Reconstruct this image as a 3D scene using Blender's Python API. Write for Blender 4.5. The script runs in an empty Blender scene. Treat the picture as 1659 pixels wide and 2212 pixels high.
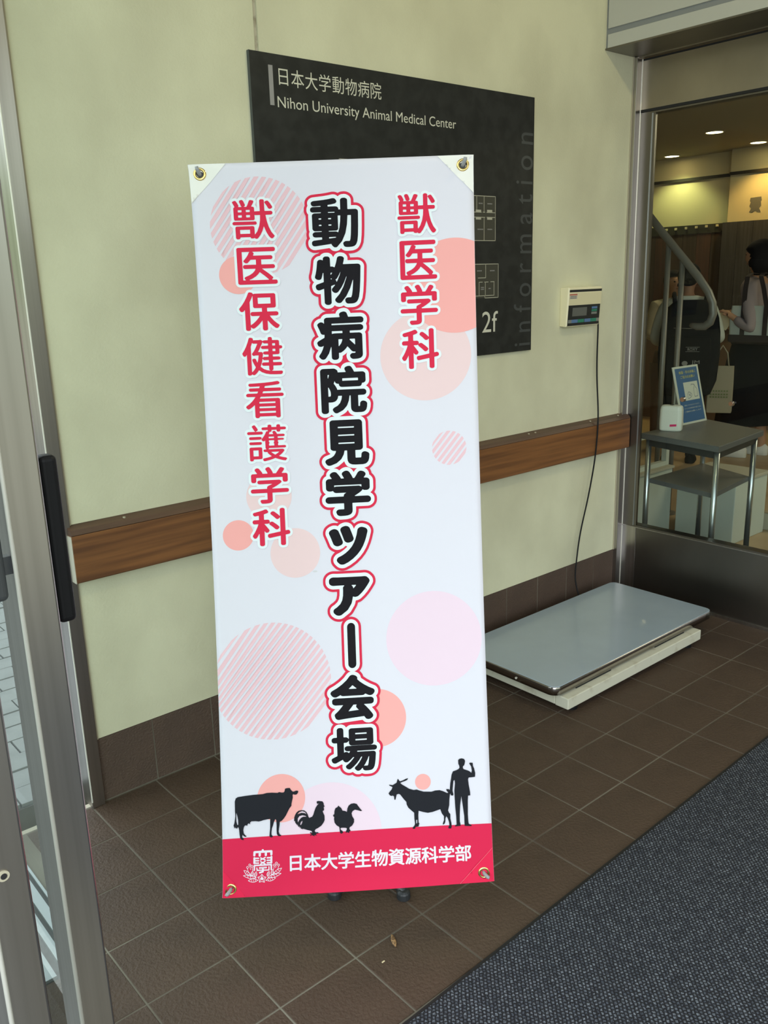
import bpy, bmesh, math, random
import numpy as np
from mathutils import Vector, Matrix
from mathutils.geometry import delaunay_2d_cdt
random.seed(4)
S = bpy.context.scene
COL = S.collection
PI = math.pi

# ---------------------------------------------------------------- camera
CAM_H = 1.43
yaw, pit, rol, foc = 0.70377539, 0.263315, 0.02995975, 1863.82779
fw = Vector((math.sin(yaw) * math.cos(pit), math.cos(yaw) * math.cos(pit), -math.sin(pit)))
rt = Vector((math.cos(yaw), -math.sin(yaw), 0))
dn = fw.cross(rt)
r2 = rt * math.cos(rol) + dn * math.sin(rol)
d2 = dn * math.cos(rol) - rt * math.sin(rol)
cd = bpy.data.cameras.new('camera')
cam = bpy.data.objects.new('camera', cd)
COL.objects.link(cam)
cam.matrix_world = Matrix(((r2.x, -d2.x, -fw.x, 0), (r2.y, -d2.y, -fw.y, 0), (r2.z, -d2.z, -fw.z, CAM_H), (0, 0, 0, 1)))
cd.sensor_fit = 'HORIZONTAL'
cd.sensor_width = 36.0
cd.lens = 36.0 * foc / 1659.0
cd.clip_start = 0.02
S.camera = cam

# ---------------------------------------------------------------- world: overcast daylight outside the entrance
w = bpy.data.worlds.new('daylight')
S.world = w
w.use_nodes = True
nt = w.node_tree
nt.nodes.clear()
wo = nt.nodes.new('ShaderNodeOutputWorld')
bg = nt.nodes.new('ShaderNodeBackground')
tc = nt.nodes.new('ShaderNodeTexCoord')
sx = nt.nodes.new('ShaderNodeSeparateXYZ')
cr = nt.nodes.new('ShaderNodeValToRGB')
nt.links.new(tc.outputs['Generated'], sx.inputs[0])
mr = nt.nodes.new('ShaderNodeMapRange')
mr.inputs[1].default_value = -1
mr.inputs[2].default_value = 1
nt.links.new(sx.outputs['Z'], mr.inputs[0])
nt.links.new(mr.outputs[0], cr.inputs[0])
els = cr.color_ramp.elements
els[0].position = 0.0
els[0].color = (0.20, 0.20, 0.17, 1)
els[1].position = 1.0
els[1].color = (0.80, 0.90, 1.0, 1)
for p, c in ((0.495, (0.22, 0.23, 0.18, 1)), (0.505, (0.14, 0.19, 0.09, 1)), (0.56, (0.17, 0.22, 0.11, 1)), (0.60, (0.78, 0.86, 0.90, 1))):
    e = els.new(p)
    e.color = c
nt.links.new(cr.outputs[0], bg.inputs[0])
bg.inputs[1].default_value = 2.2
nt.links.new(bg.outputs[0], wo.inputs[0])

S.view_settings.view_transform = 'Standard'
S.view_settings.look = 'None'
S.view_settings.gamma = 1
S.view_settings.use_curve_mapping = False
S.view_settings.exposure = 0.35

def lamp(name, kind, loc, energy, color, size=0.1, aim=None, spot=None, blend=0.6, size_y=None):
    l = bpy.data.lights.new(name, kind)
    l.energy = energy
    l.color = color
    if kind == 'AREA':
        l.size = size
        if size_y:
            l.shape = 'RECTANGLE'
            l.size_y = size_y
    else:
        l.shadow_soft_size = size
    if spot:
        l.spot_size = spot
        l.spot_blend = blend
    o = bpy.data.objects.new(name, l)
    o.location = loc
    if aim is not None:
        o.rotation_euler = (Vector(aim) - Vector(loc)).to_track_quat('-Z', 'Y').to_euler()
    COL.objects.link(o)
    return o

# daylight that pours in through the open entrance side behind the camera
lamp('sky_light', 'AREA', (-2.3, -2.2, 1.6), 112, (0.88, 0.94, 1.0), 3.4, aim=(1.7, 1.9, 0.6), size_y=2.4)

# ---------------------------------------------------------------- helpers
def tag(o, label=None, cat=None, group=None, kind=None):
    if label: o['label'] = label
    if cat: o['category'] = cat
    if group: o['group'] = group
    if kind: o['kind'] = kind
    return o

def empty(name, loc, label=None, cat=None, group=None, kind=None, rz=0.0):
    o = bpy.data.objects.new(name, None)
    o.empty_display_size = 0.05
    o.location = loc
    o.rotation_euler = (0, 0, rz)
    COL.objects.link(o)
    return tag(o, label, cat, group, kind)

def link(name, me, m=None, parent=None):
    o = bpy.data.objects.new(name, me)
    if m is not None and not me.materials:
        for q in (m if isinstance(m, (list, tuple)) else [m]):
            me.materials.append(q)
    COL.objects.link(o)
    if parent is not None:
        o.parent = parent
        # world-space meshes are written in world coordinates: undo the parent's placement
        o.matrix_parent_inverse = parent_world(parent).inverted()
    return o

def parent_world(p):
    m = Matrix.LocRotScale(p.location, p.rotation_euler, p.scale)
    if p.parent is not None:
        m = parent_world(p.parent) @ p.matrix_parent_inverse @ m
    return m

def obj(name, bm, m, parent=None, smooth=False, bevel=0.0, seg=2):
    bmesh.ops.recalc_face_normals(bm, faces=bm.faces)
    me = bpy.data.meshes.new(name)
    bm.to_mesh(me)
    bm.free()
    if smooth:
        for p in me.polygons:
            p.use_smooth = True
    o = link(name, me, m, parent)
    if bevel:
        b = o.modifiers.new('bevel', 'BEVEL')
        b.width = bevel
        b.segments = seg
        b.limit_method = 'ANGLE'
    return o

def box(bm, x0, x1, y0, y1, z0, z1, mi=0):
    v = [bm.verts.new(p) for p in ((x0, y0, z0), (x1, y0, z0), (x1, y1, z0), (x0, y1, z0), (x0, y0, z1), (x1, y0, z1), (x1, y1, z1), (x0, y1, z1))]
    for f in ((0, 3, 2, 1), (4, 5, 6, 7), (0, 1, 5, 4), (1, 2, 6, 5), (2, 3, 7, 6), (3, 0, 4, 7)):
        fc = bm.faces.new([v[i] for i in f])
        fc.material_index = mi
    return v

def bx(name, c, m, parent=None, bevel=0.0, seg=2):
    bm = bmesh.new()
    box(bm, *c)
    return obj(name, bm, m, parent, bevel=bevel, seg=seg)

def tube(bm, pts, r, n=10, cap=True):
    pts = [Vector(p) for p in pts]
    rs = r if isinstance(r, (list, tuple)) else [r] * len(pts)
    rings = []
    up = None
    for i, p in enumerate(pts):
        if i == 0: t = pts[1] - p
        elif i == len(pts) - 1: t = p - pts[i - 1]
        else: t = (pts[i + 1] - p).normalized() + (p - pts[i - 1]).normalized()
        t.normalize()
        if up is None:
            up = Vector((0, 0, 1)) if abs(t.z) < 0.9 else Vector((1, 0, 0))
        a = t.cross(up).normalized()
        b = a.cross(t).normalized()
        up = b
        rings.append([bm.verts.new(p + (a * math.cos(k * 2 * PI / n) + b * math.sin(k * 2 * PI / n)) * rs[i]) for k in range(n)])
    for i in range(len(rings) - 1):
        for k in range(n):
            bm.faces.new((rings[i][k], rings[i][(k + 1) % n], rings[i + 1][(k + 1) % n], rings[i + 1][k]))
    if cap:
        bm.faces.new(rings[0][::-1])
        bm.faces.new(rings[-1])

def tb(name, pts, r, m, parent=None, n=12, smooth=True):
    bm = bmesh.new()
    tube(bm, pts, r, n)
    o = obj(name, bm, m, parent, smooth=smooth)
    return o

def loft(bm, rings, closed=True, cap=True):
    vs = [[bm.verts.new(p) for p in r] for r in rings]
    n = len(vs[0])
    for i in range(len(vs) - 1):
        for k in range(n if closed else n - 1):
            bm.faces.new((vs[i][k], vs[i][(k + 1) % n], vs[i + 1][(k + 1) % n], vs[i + 1][k]))
    if cap:
        bm.faces.new(vs[0][::-1])
        bm.faces.new(vs[-1])

def rrect(cx, cy, hw, hh, r, n=6):
    out = []
    for q, (sx_, sy_) in enumerate(((1, 1), (-1, 1), (-1, -1), (1, -1))):
        for k in range(n + 1):
            a = q * PI / 2 + k * PI / 2 / n
            out.append((cx + sx_ * (hw - r) + r * math.cos(a), cy + sy_ * (hh - r) + r * math.sin(a)))
    return out

# ---------------------------------------------------------------- materials
MATS = {}
def mat(name, color, rough=0.6, metal=0.0, spec=0.5, emit=None, noise=None, bump=None, coat=0.0, rough_noise=None):
    m = bpy.data.materials.new(name)
    m.use_nodes = True
    n = m.node_tree
    b = n.nodes['Principled BSDF']
    b.inputs['Base Color'].default_value = (*color, 1)
    b.inputs['Roughness'].default_value = rough
    b.inputs['Metallic'].default_value = metal
    b.inputs['Specular IOR Level'].default_value = spec
    if coat:
        b.inputs['Coat Weight'].default_value = coat
        b.inputs['Coat Roughness'].default_value = 0.05
    if emit:
        b.inputs['Emission Color'].default_value = (*emit[0], 1)
        b.inputs['Emission Strength'].default_value = emit[1]
    tcn = n.nodes.new('ShaderNodeTexCoord')
    if noise:   # (second colour, scale xyz, low, high)
        c2, sc, lo, hi = noise
        mp = n.nodes.new('ShaderNodeMapping')
        mp.inputs['Scale'].default_value = sc
        n.links.new(tcn.outputs['Object'], mp.inputs[0])
        nz = n.nodes.new('ShaderNodeTexNoise')
        nz.inputs['Scale'].default_value = 1.0
        nz.inputs['Detail'].default_value = 6
        n.links.new(mp.outputs[0], nz.inputs[0])
        mrn = n.nodes.new('ShaderNodeMapRange')
        mrn.inputs[1].default_value = lo
        mrn.inputs[2].default_value = hi
        n.links.new(nz.outputs[0], mrn.inputs[0])
        mx = n.nodes.new('ShaderNodeMix')
        mx.data_type = 'RGBA'
        mx.inputs[6].default_value = (*color, 1)
        mx.inputs[7].default_value = (*c2, 1)
        n.links.new(mrn.outputs[0], mx.inputs[0])
        n.links.new(mx.outputs[2], b.inputs['Base Color'])
    if bump:    # (scale, strength, distance)
        nb = n.nodes.new('ShaderNodeTexNoise')
        nb.inputs['Scale'].default_value = bump[0]
        nb.inputs['Detail'].default_value = 4
        n.links.new(tcn.outputs['Object'], nb.inputs[0])
        bp = n.nodes.new('ShaderNodeBump')
        bp.inputs['Strength'].default_value = bump[1]
        bp.inputs['Distance'].default_value = bump[2]
        n.links.new(nb.outputs[0], bp.inputs['Height'])
        n.links.new(bp.outputs[0], b.inputs['Normal'])
    MATS[name] = m
    return m

M = MATS
mat('plaster', (0.70, 0.685, 0.485), 0.85, noise=((0.585, 0.565, 0.395), (3.2, 3.2, 2.4), 0.38, 0.68), bump=(130, 0.35, 0.003))
mat('plaster_joint', (0.50, 0.46, 0.35), 0.9, noise=((0.30, 0.26, 0.18), (40, 40, 30), 0.45, 0.6))
mat('floor_brown', (0.082, 0.054, 0.036), 0.55, spec=0.28, noise=((0.064, 0.043, 0.029), (6, 6, 6), 0.35, 0.65), bump=(125, 0.8, 0.0035))
mat('skirt_brown', (0.105, 0.070, 0.051), 0.6, spec=0.3, noise=((0.085, 0.058, 0.044), (7, 7, 7), 0.35, 0.65), bump=(150, 0.9, 0.004))
mat('grout', (0.21, 0.195, 0.15), 0.9, noise=((0.10, 0.085, 0.062), (3.0, 3.0, 3.0), 0.35, 0.65))
mat('stainless', (0.50, 0.475, 0.455), 0.30, 1.0, noise=((0.40, 0.375, 0.355), (60, 60, 0.6), 0.35, 0.7))
mat('stainless_dark', (0.22, 0.20, 0.18), 0.36, 1.0, noise=((0.16, 0.15, 0.135), (3, 3, 1.5), 0.35, 0.7))
mat('highlight_and_rivet', (0.90, 0.88, 0.78), 0.35, 0.35)  # pale colour carrying the painted highlight on metal corners; also used for the rivet
mat('transom_metal', (0.40, 0.355, 0.29), 0.42, 1.0, noise=((0.33, 0.29, 0.235), (4, 4, 3), 0.35, 0.7))
mat('header_paint', (0.47, 0.475, 0.42), 0.45, 0.0)
mat('header_groove', (0.22, 0.235, 0.235), 0.6)
mat('black_gap', (0.012, 0.012, 0.012), 0.8)
mat('black_rubber', (0.008, 0.008, 0.009), 0.5, spec=0.2)
mat('grey_plastic', (0.07, 0.075, 0.08), 0.35)
mat('board_black', (0.018, 0.019, 0.0175), 0.5, spec=0.25, noise=((0.027, 0.028, 0.026), (20, 20, 20), 0.4, 0.6))
mat('board_edge', (0.07, 0.08, 0.078), 0.5)
mat('board_text', (0.66, 0.645, 0.53), 0.6)
mat('board_bar', (0.31, 0.30, 0.29), 0.6)
mat('board_grey_text', (0.055, 0.060, 0.060), 0.5)
mat('board_room', (0.052, 0.050, 0.036), 0.6)
mat('board_line', (0.48, 0.46, 0.36), 0.6)
mat('cloth_white', (0.635, 0.62, 0.665), 0.85, spec=0.08, bump=(900, 0.08, 0.0005))
mat('cloth_patch', (0.76, 0.75, 0.68), 0.85, spec=0.08)
mat('print_stripe', (0.70, 0.46, 0.49), 0.85, spec=0.08)
mat('print_coral', (0.78, 0.36, 0.33), 0.85, spec=0.08)
mat('print_pink', (0.71, 0.53, 0.52), 0.85, spec=0.08)
mat('print_pale', (0.71, 0.56, 0.63), 0.85, spec=0.08)
mat('print_red', (0.60, 0.028, 0.065), 0.85, spec=0.08)
mat('print_band', (0.60, 0.022, 0.070), 0.85, spec=0.08)
mat('print_band_patch', (0.66, 0.022, 0.070), 0.85, spec=0.08)
mat('print_halo', (0.68, 0.74, 0.745), 0.85, spec=0.08)
mat('print_black', (0.013, 0.012, 0.014), 0.85, spec=0.08)
mat('print_figure', (0.017, 0.018, 0.022), 0.85, spec=0.08)
mat('print_emblem', (0.70, 0.64, 0.70), 0.85, spec=0.08)
mat('print_seam', (0.80, 0.16, 0.20), 0.85, spec=0.08)
mat('smudge', (0.55, 0.54, 0.55), 0.8)
mat('brass', (0.75, 0.55, 0.20), 0.25, 1.0)
mat('pole_tip', (0.27, 0.28, 0.28), 0.4)
mat('stand_black', (0.02, 0.022, 0.024), 0.45)
mat('wood_rail', (0.25, 0.105, 0.036), 0.42, noise=((0.125, 0.052, 0.022), (2.5, 55, 62), 0.36, 0.68), bump=(60, 0.15, 0.001))
mat('wood_rail_top', (0.12, 0.062, 0.035), 0.5, noise=((0.07, 0.036, 0.022), (2, 40, 40), 0.35, 0.65))
mat('sealant', (0.42, 0.38, 0.27), 0.8)
mat('scale_cover', (0.33, 0.40, 0.46), 0.22, 0.0, 0.5, noise=((0.31, 0.375, 0.43), (5, 5, 5), 0.4, 0.65), coat=0.25)
mat('scale_base', (0.60, 0.59, 0.47), 0.5, noise=((0.40, 0.36, 0.25), (18, 18, 18), 0.56, 0.78))
mat('polished', (0.42, 0.39, 0.37), 0.16, 1.0)
mat('ivory', (0.76, 0.69, 0.44), 0.4)
mat('ivory_light', (0.86, 0.79, 0.53), 0.4)
mat('lcd', (0.13, 0.135, 0.12), 0.3)
mat('panel_black', (0.02, 0.022, 0.022), 0.3)
mat('key_blue', (0.10, 0.19, 0.36), 0.4)
mat('key_green', (0.03, 0.22, 0.14), 0.4)
mat('key_grey', (0.22, 0.23, 0.20), 0.4)
mat('sticker', (0.55, 0.52, 0.42), 0.6)
mat('sticker_red', (0.50, 0.16, 0.10), 0.6)
mat('mat_edge', (0.008, 0.008, 0.008), 0.7)
mat('nutshell', (0.33, 0.19, 0.08), 0.6, noise=((0.10, 0.05, 0.02), (200, 200, 200), 0.45, 0.6))
mat('crumb', (0.6, 0.5, 0.3), 0.8)
mat('lobby_wall', (0.62, 0.54, 0.34), 0.8)
mat('lobby_ceiling', (0.36, 0.33, 0.26), 0.9)
mat('lobby_floor', (0.44, 0.33, 0.20), 0.45, noise=((0.37, 0.27, 0.16), (3, 3, 3), 0.4, 0.6))
mat('plank_brown', (0.060, 0.036, 0.026), 0.5, noise=((0.040, 0.024, 0.018), (40, 40, 2), 0.35, 0.65))
mat('plank_red', (0.085, 0.036, 0.026), 0.5, noise=((0.055, 0.026, 0.02), (40, 40, 2), 0.35, 0.65))
mat('plank_grey', (0.070, 0.068, 0.072), 0.5, noise=((0.05, 0.048, 0.05), (40, 40, 2), 0.35, 0.65))
mat('picture_rail', (0.03, 0.026, 0.02), 0.6)
mat('kerb', (0.45, 0.43, 0.34), 0.7)
mat('white_box', (0.55, 0.60, 0.53), 0.6)
mat('dark_mat', (0.03, 0.03, 0.03), 0.9)
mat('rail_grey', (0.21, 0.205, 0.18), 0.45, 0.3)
mat('table_top', (0.16, 0.155, 0.14), 0.45)
mat('table_edge', (0.10, 0.105, 0.105), 0.5)
mat('table_frame', (0.02, 0.022, 0.024), 0.5)
mat('table_leg', (0.45, 0.49, 0.50), 0.28, 0.9)
mat('white_plastic', (0.70, 0.72, 0.64), 0.35)
mat('magenta', (0.65, 0.02, 0.14), 0.5)
mat('sign_blue', (0.035, 0.115, 0.26), 0.45)
mat('sign_white', (0.55, 0.58, 0.50), 0.5)
mat('sign_yellow', (0.66, 0.60, 0.08), 0.5)
mat('sign_line', (0.18, 0.20, 0.24), 0.5)
mat('lamp_disc', (1, 1, 1), 0.5, emit=((1.0, 0.82, 0.42), 14))
mat('lamp_ring', (0.5, 0.45, 0.35), 0.4)
mat('hair_black', (0.010, 0.009, 0.010), 0.75, spec=0.12, bump=(90, 0.3, 0.004))
mat('skin', (0.45, 0.25, 0.15), 0.6)
mat('skin_dark', (0.26, 0.13, 0.075), 0.6)
mat('shirt_white', (0.50, 0.55, 0.50), 0.8)
mat('shirt_cream', (0.50, 0.46, 0.32), 0.8)
mat('cardigan', (0.30, 0.25, 0.26), 0.85)
mat('cloth_black', (0.008, 0.009, 0.011), 0.9, spec=0.1)
mat('cloth_navy', (0.016, 0.019, 0.024), 0.9, spec=0.1)
mat('strap_dark', (0.03, 0.022, 0.022), 0.8)
mat('trouser_brown', (0.17, 0.11, 0.07), 0.85)
mat('shoe_white', (0.62, 0.62, 0.58), 0.6)
mat('paper', (0.62, 0.58, 0.42), 0.8)
mat('tote', (0.30, 0.27, 0.19), 0.85)
mat('tote_print', (0.13, 0.17, 0.06), 0.85)
mat('backpack_print', (0.30, 0.31, 0.30), 0.7)
mat('knob_bronze', (0.35, 0.20, 0.12), 0.3, 0.6)
mat('paving', (0.25, 0.26, 0.25), 0.85, noise=((0.17, 0.18, 0.175), (5, 5, 5), 0.4, 0.65), bump=(60, 0.4, 0.003))
mat('paving_joint', (0.12, 0.12, 0.11), 0.9)
mat('track_slot', (0.05, 0.055, 0.055), 0.6)
mat('track_bar', (0.34, 0.38, 0.38), 0.35, 0.5)
mat('soffit_white', (0.62, 0.60, 0.50), 0.8)
mat('outside_wall', (0.40, 0.36, 0.25), 0.9)
mat('hedge', (0.05, 0.10, 0.03), 0.9, noise=((0.02, 0.05, 0.015), (14, 14, 14), 0.4, 0.6))

def glass(name, tint=(0.93, 0.96, 0.94)):
    m = bpy.data.materials.new(name)
    m.use_nodes = True
    n = m.node_tree
    n.nodes.clear()
    o = n.nodes.new('ShaderNodeOutputMaterial')
    t = n.nodes.new('ShaderNodeBsdfTransparent')
    t.inputs[0].default_value = (*tint, 1)
    g = n.nodes.new('ShaderNodeBsdfGlossy')
    g.inputs['Roughness'].default_value = 0.02
    g.inputs[0].default_value = (0.9, 0.92, 0.9, 1)
    f = n.nodes.new('ShaderNodeFresnel')
    f.inputs[0].default_value = 1.30
    gm = n.nodes.new('ShaderNodeNewGeometry')
    mu = n.nodes.new('ShaderNodeMath')
    mu.operation = 'MULTIPLY_ADD'
    mu.inputs[1].default_value = -1.0
    mu.inputs[2].default_value = 1.0
    n.links.new(gm.outputs['Backfacing'], mu.inputs[0])
    fm = n.nodes.new('ShaderNodeMath')
    fm.operation = 'MULTIPLY'
    n.links.new(f.outputs[0], fm.inputs[0])
    n.links.new(mu.outputs[0], fm.inputs[1])
    mx = n.nodes.new('ShaderNodeMixShader')
    n.links.new(fm.outputs[0], mx.inputs[0])
    n.links.new(t.outputs[0], mx.inputs[1])
    n.links.new(g.outputs[0], mx.inputs[2])
    n.links.new(mx.outputs[0], o.inputs[0])
    MATS[name] = m
glass('glass')

def weave():
    m = bpy.data.materials.new('mat_weave')
    m.use_nodes = True
    n = m.node_tree
    b = n.nodes['Principled BSDF']
    b.inputs['Roughness'].default_value = 0.9
    tcn = n.nodes.new('ShaderNodeTexCoord')
    nz0 = n.nodes.new('ShaderNodeTexNoise')
    nz0.inputs['Scale'].default_value = 110
    n.links.new(tcn.outputs['Object'], nz0.inputs[0])
    va = n.nodes.new('ShaderNodeVectorMath')
    va.operation = 'MULTIPLY_ADD'
    va.inputs[1].default_value = (0.006, 0.006, 0)
    n.links.new(nz0.outputs['Color'], va.inputs[0])
    n.links.new(tcn.outputs['Object'], va.inputs[2])
    mp = n.nodes.new('ShaderNodeMapping')
    mp.inputs['Rotation'].default_value = (0, 0, math.radians(-47))
    n.links.new(va.outputs[0], mp.inputs[0])
    br = n.nodes.new('ShaderNodeTexBrick')
    br.offset = 0.5
    br.inputs['Color1'].default_value = (0.150, 0.168, 0.195, 1)
    br.inputs['Color2'].default_value = (0.042, 0.050, 0.067, 1)
    br.inputs['Mortar'].default_value = (0.005, 0.005, 0.009, 1)
    br.inputs['Scale'].default_value = 1.0
    br.inputs['Brick Width'].default_value = 0.0088
    br.inputs['Row Height'].default_value = 0.0078
    br.inputs['Mortar Size'].default_value = 0.0023
    br.inputs['Mortar Smooth'].default_value = 0.8
    n.links.new(mp.outputs[0], br.inputs[0])
    nz = n.nodes.new('ShaderNodeTexNoise')
    nz.inputs['Scale'].default_value = 420
    n.links.new(tcn.outputs['Object'], nz.inputs[0])
    mrn = n.nodes.new('ShaderNodeMapRange')
    mrn.inputs[1].default_value = 0.3
    mrn.inputs[2].default_value = 0.7
    mrn.inputs[3].default_value = 0.15
    mrn.inputs[4].default_value = 1.7
    n.links.new(nz.outputs[0], mrn.inputs[0])
    mx = n.nodes.new('ShaderNodeMix')
    mx.data_type = 'RGBA'
    mx.blend_type = 'MULTIPLY'
    mx.inputs[0].default_value = 1
    n.links.new(br.outputs['Color'], mx.inputs[6])
    n.links.new(mrn.outputs[0], mx.inputs[7])
    n.links.new(mx.outputs[2], b.inputs['Base Color'])
    bp = n.nodes.new('ShaderNodeBump')
    bp.invert = True
    bp.inputs['Strength'].default_value = 0.9
    bp.inputs['Distance'].default_value = 0.003
    n.links.new(br.outputs['Fac'], bp.inputs['Height'])
    n.links.new(bp.outputs[0], b.inputs['Normal'])
    MATS['mat_weave'] = m
weave()

# ================================================================ THE SETTING
WY = 2.214            # back wall
DX = 3.29             # glazed inner partition
# back wall (plaster above the tiled skirting)
bm = bmesh.new()
box(bm, 0.783, 1.4585, WY - 0.006, WY + 0.14, 0.2, 3.0)
box(bm, 1.4715, 3.262, WY - 0.006, WY + 0.14, 0.2, 3.0)
box(bm, 0.783, 3.262, WY + 0.001, WY + 0.139, 0.0, 0.2)
wall = tag(obj('wall_back', bm, M['plaster']), kind='structure')
jt = bx('trim_1', (1.4585, 1.4715, WY - 0.001, WY + 0.05, 0.2, 3.0), M['plaster_joint'])
tag(jt, kind='structure')
# dirty sealant lines down both ends of the plaster
for i, (x0, x1) in enumerate(((0.783, 0.789), (3.247, 3.253))):
    tag(bx('trim_%d' % (i + 2), (x0, x1, WY - 0.010, WY - 0.0062, 0.2, 2.26 if i else 3.0), M['sealant']), kind='structure')
# tiled skirting
base = empty('baseboard_back', (0.783, WY, 0), kind='structure')
bx('grout_bed', (0.783, 3.262, WY - 0.0048, WY + 0.0005, 0.0, 0.1985), M['grout'], base)
P = 0.1957
x = 0.9536 - P
first = True
sk_me = None
while x < 3.26:
    a, b = max(x + 0.0018, 0.784), min(x + P - 0.0018, 3.261)
    full = abs((b - a) - (P - 0.0036)) < 1e-4
    if full and sk_me is not None:
        o = bpy.data.objects.new('skirting_tile', sk_me)
        COL.objects.link(o)
        o.parent = base
        o.matrix_parent_inverse = parent_world(base).inverted()
        o.location = (a, WY - 0.0055, 0.003)
    else:
        bm = bmesh.new()
        box(bm, 0, b - a, 0, 0.0045, 0, 0.1955)
        o = obj('skirting_tile', bm, M['skirt_brown'], base)
        o.location = (a, WY - 0.0055, 0.003)
        if full: sk_me = o.data
    x += P
# tiled floor: every tile its own piece
floor = empty('floor', (1.9, 0.5, 0), kind='structure')
bx('grout_bed', (0.36, DX + 0.04, -2.2, 1.642, -0.05, -0.0016), M['grout'], floor)
bx('grout_bed', (0.52, DX + 0.04, 1.642, WY, -0.05, -0.0016), M['grout'], floor)
TX, TY = 0.1987, 0.194
tmesh = {}
for j in range(0, 8):
    y1 = 2.031 - (j - 1) * TY if j else WY - 0.006
    y0 = 2.031 - j * TY
    i0 = 0.946 - 3 * TX
    for i in range(0, 15):
        xa = i0 + i * TX
        xb = xa + TX
        xa, xb = max(xa, 0.562 if y0 > 1.8 else (0.522 if y0 > 1.6 else 0.362)), min(xb, DX + 0.03)
        if xb - xa < 0.02: continue
        g = 0.0019
        wx, wy = round(xb - xa - 2 * g, 4), round(y1 - y0 - 2 * g, 4)
        if (wx, wy) not in tmesh:
            bm = bmesh.new()
            ch = 0.0012
            r = [[(0, 0, -0.012), (wx, 0, -0.012), (wx, wy, -0.012), (0, wy, -0.012)], [(0, 0, -ch), (wx, 0, -ch), (wx, wy, -ch), (0, wy, -ch)],
                 [(ch, ch, 0), (wx - ch, ch, 0), (wx - ch, wy - ch, 0), (ch, wy - ch, 0)]]
            loft(bm, r)
            bmesh.ops.recalc_face_normals(bm, faces=bm.faces)
            me = bpy.data.meshes.new('floor_tile')
            bm.to_mesh(me); bm.free()
            me.materials.append(M['floor_brown'])
            tmesh[(wx, wy)] = me
        o = bpy.data.objects.new('floor_tile', tmesh[(wx, wy)])
        COL.objects.link(o)
        o.parent = floor
        o.matrix_parent_inverse = parent_world(floor).inverted()
        o.location = (xa + g, y0 + g, random.uniform(-0.0004, 0.0002))
# vestibule ceiling and the canopy over the entrance
cl = tag(empty('downlight', (2.1, 0.5, 3.0), 'warm round light in the vestibule ceiling, above the banner', 'ceiling light'))
bm = bmesh.new(); tube(bm, [(2.1, 0.5, 2.9995), (2.1, 0.5, 2.992)], 0.075, 28)
obj('lamp_glass', bm, M['lamp_disc'], cl)
vl = lamp('downlight_beam', 'SPOT', (2.1, 0.5, 2.985), 34, (1.0, 0.88, 0.50), 0.07, aim=(2.1, 1.3, 0), spot=math.radians(165), blend=0.5)
vl.parent = cl
vl.matrix_parent_inverse = parent_world(cl).inverted()
tag(bx('ceiling', (0.2, DX + 0.1, -2.3, WY + 0.14, 3.0, 3.12), M['soffit_white']), kind='structure')

# sliding-door floor channels along the entrance line
tr = tag(empty('trim_4', (0.48, 0.9, 0)), kind='structure')
bx('channel_bed', (0.36, 0.5195, 1.645, WY + 0.14, -0.05, -0.006), M['track_slot'], tr)
for xc, hw in ((0.516, 0.003), (0.492, 0.011), (0.462, 0.008), (0.425, 0.012), (0.385, 0.010)):
    bx('channel_bar', (xc - hw, xc + hw, 1.65, WY + 0.14, -0.006, 0.002), M['track_bar'], tr)

# paving outside
pav = empty('pavement', (-1.0, 2.0, 0), kind='structure')
bx('joint_bed', (-9, 0.36, -9, 9, -0.08, -0.012), M['paving_joint'], pav)
bx('joint_bed', (0.36, 3.2, WY + 0.14, 9, -0.08, -0.012), M['paving_joint'], pav)
bm = bmesh.new(); box(bm, 0.003, 0.197, 0.003, 0.097, -0.03, 0.0)
pme = None
for i in range(-1, 7):
    for j in range(0, 30):
        if pme is None:
            o = obj('paving_stone', bm, M['paving'], pav)
            pme = o.data
        else:
            o = bpy.data.objects.new('paving_stone', pme)
            COL.objects.link(o)
            o.parent = pav
            o.matrix_parent_inverse = parent_world(pav).inverted()
        o.location = (0.20 + 0.2 * i + (0.1 if j % 2 else 0), WY + 0.145 + 0.1 * j, random.uniform(-0.004, 0.001))

# left jamb of the back wall
jm = tag(empty('trim_5', (0.76, 2.25, 0)), kind='structure')
bx('jamb_post', (0.7455, 0.783, 2.195, WY + 0.14, 0, 3.0), M['stainless'], jm, bevel=0.0015)
bx('corner_highlight', (0.7447, 0.7475, 2.1935, 2.1965, 0.02, 2.999), M['highlight_and_rivet'], jm)  # pale strip painting the bright highlight down the jamb corner

# entrance door leaf seen edge-on at the left
def door_leaf(name, x0, x1, ye, stw, yfar, top, handles, screw=None):
    d = tag(empty(name, ((x0 + x1) / 2, (ye + yfar) / 2, 0)), kind='structure')
    bx('stile', (x0, x1, ye, ye + stw, 0.012, top), M['stainless'], d, bevel=0.0035, seg=3)
    bx('stile', (x0, x1, yfar - stw, yfar, 0.012, top), M['stainless'], d, bevel=0.0035, seg=3)
    bx('bottom_rail', (x0 + 0.004, x1 - 0.004, ye + stw, yfar - stw, 0.012, 0.07), M['stainless'], d)
    bx('top_rail', (x0 + 0.004, x1 - 0.004, ye + stw, yfar - stw, top - 0.07, top), M['stainless'], d)
    xm = (x0 + x1) / 2
    bx('pane', (xm - 0.004, xm + 0.004, ye + stw - 0.004, yfar - stw + 0.004, 0.066, top - 0.066), M['glass'], d)
    tb('corner_highlight', [(x0 + 0.0012, ye + 0.0012, 0.014), (x0 + 0.0012, ye + 0.0012, top - 0.002)], 0.0028, M['highlight_and_rivet'], d, n=12)  # thin pale rod painting the sky's highlight along the rounded stile corner
    return d
dl = door_leaf('door_1', 0.293, 0.338, 1.02, 0.075, 2.12, 2.75, True)
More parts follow.
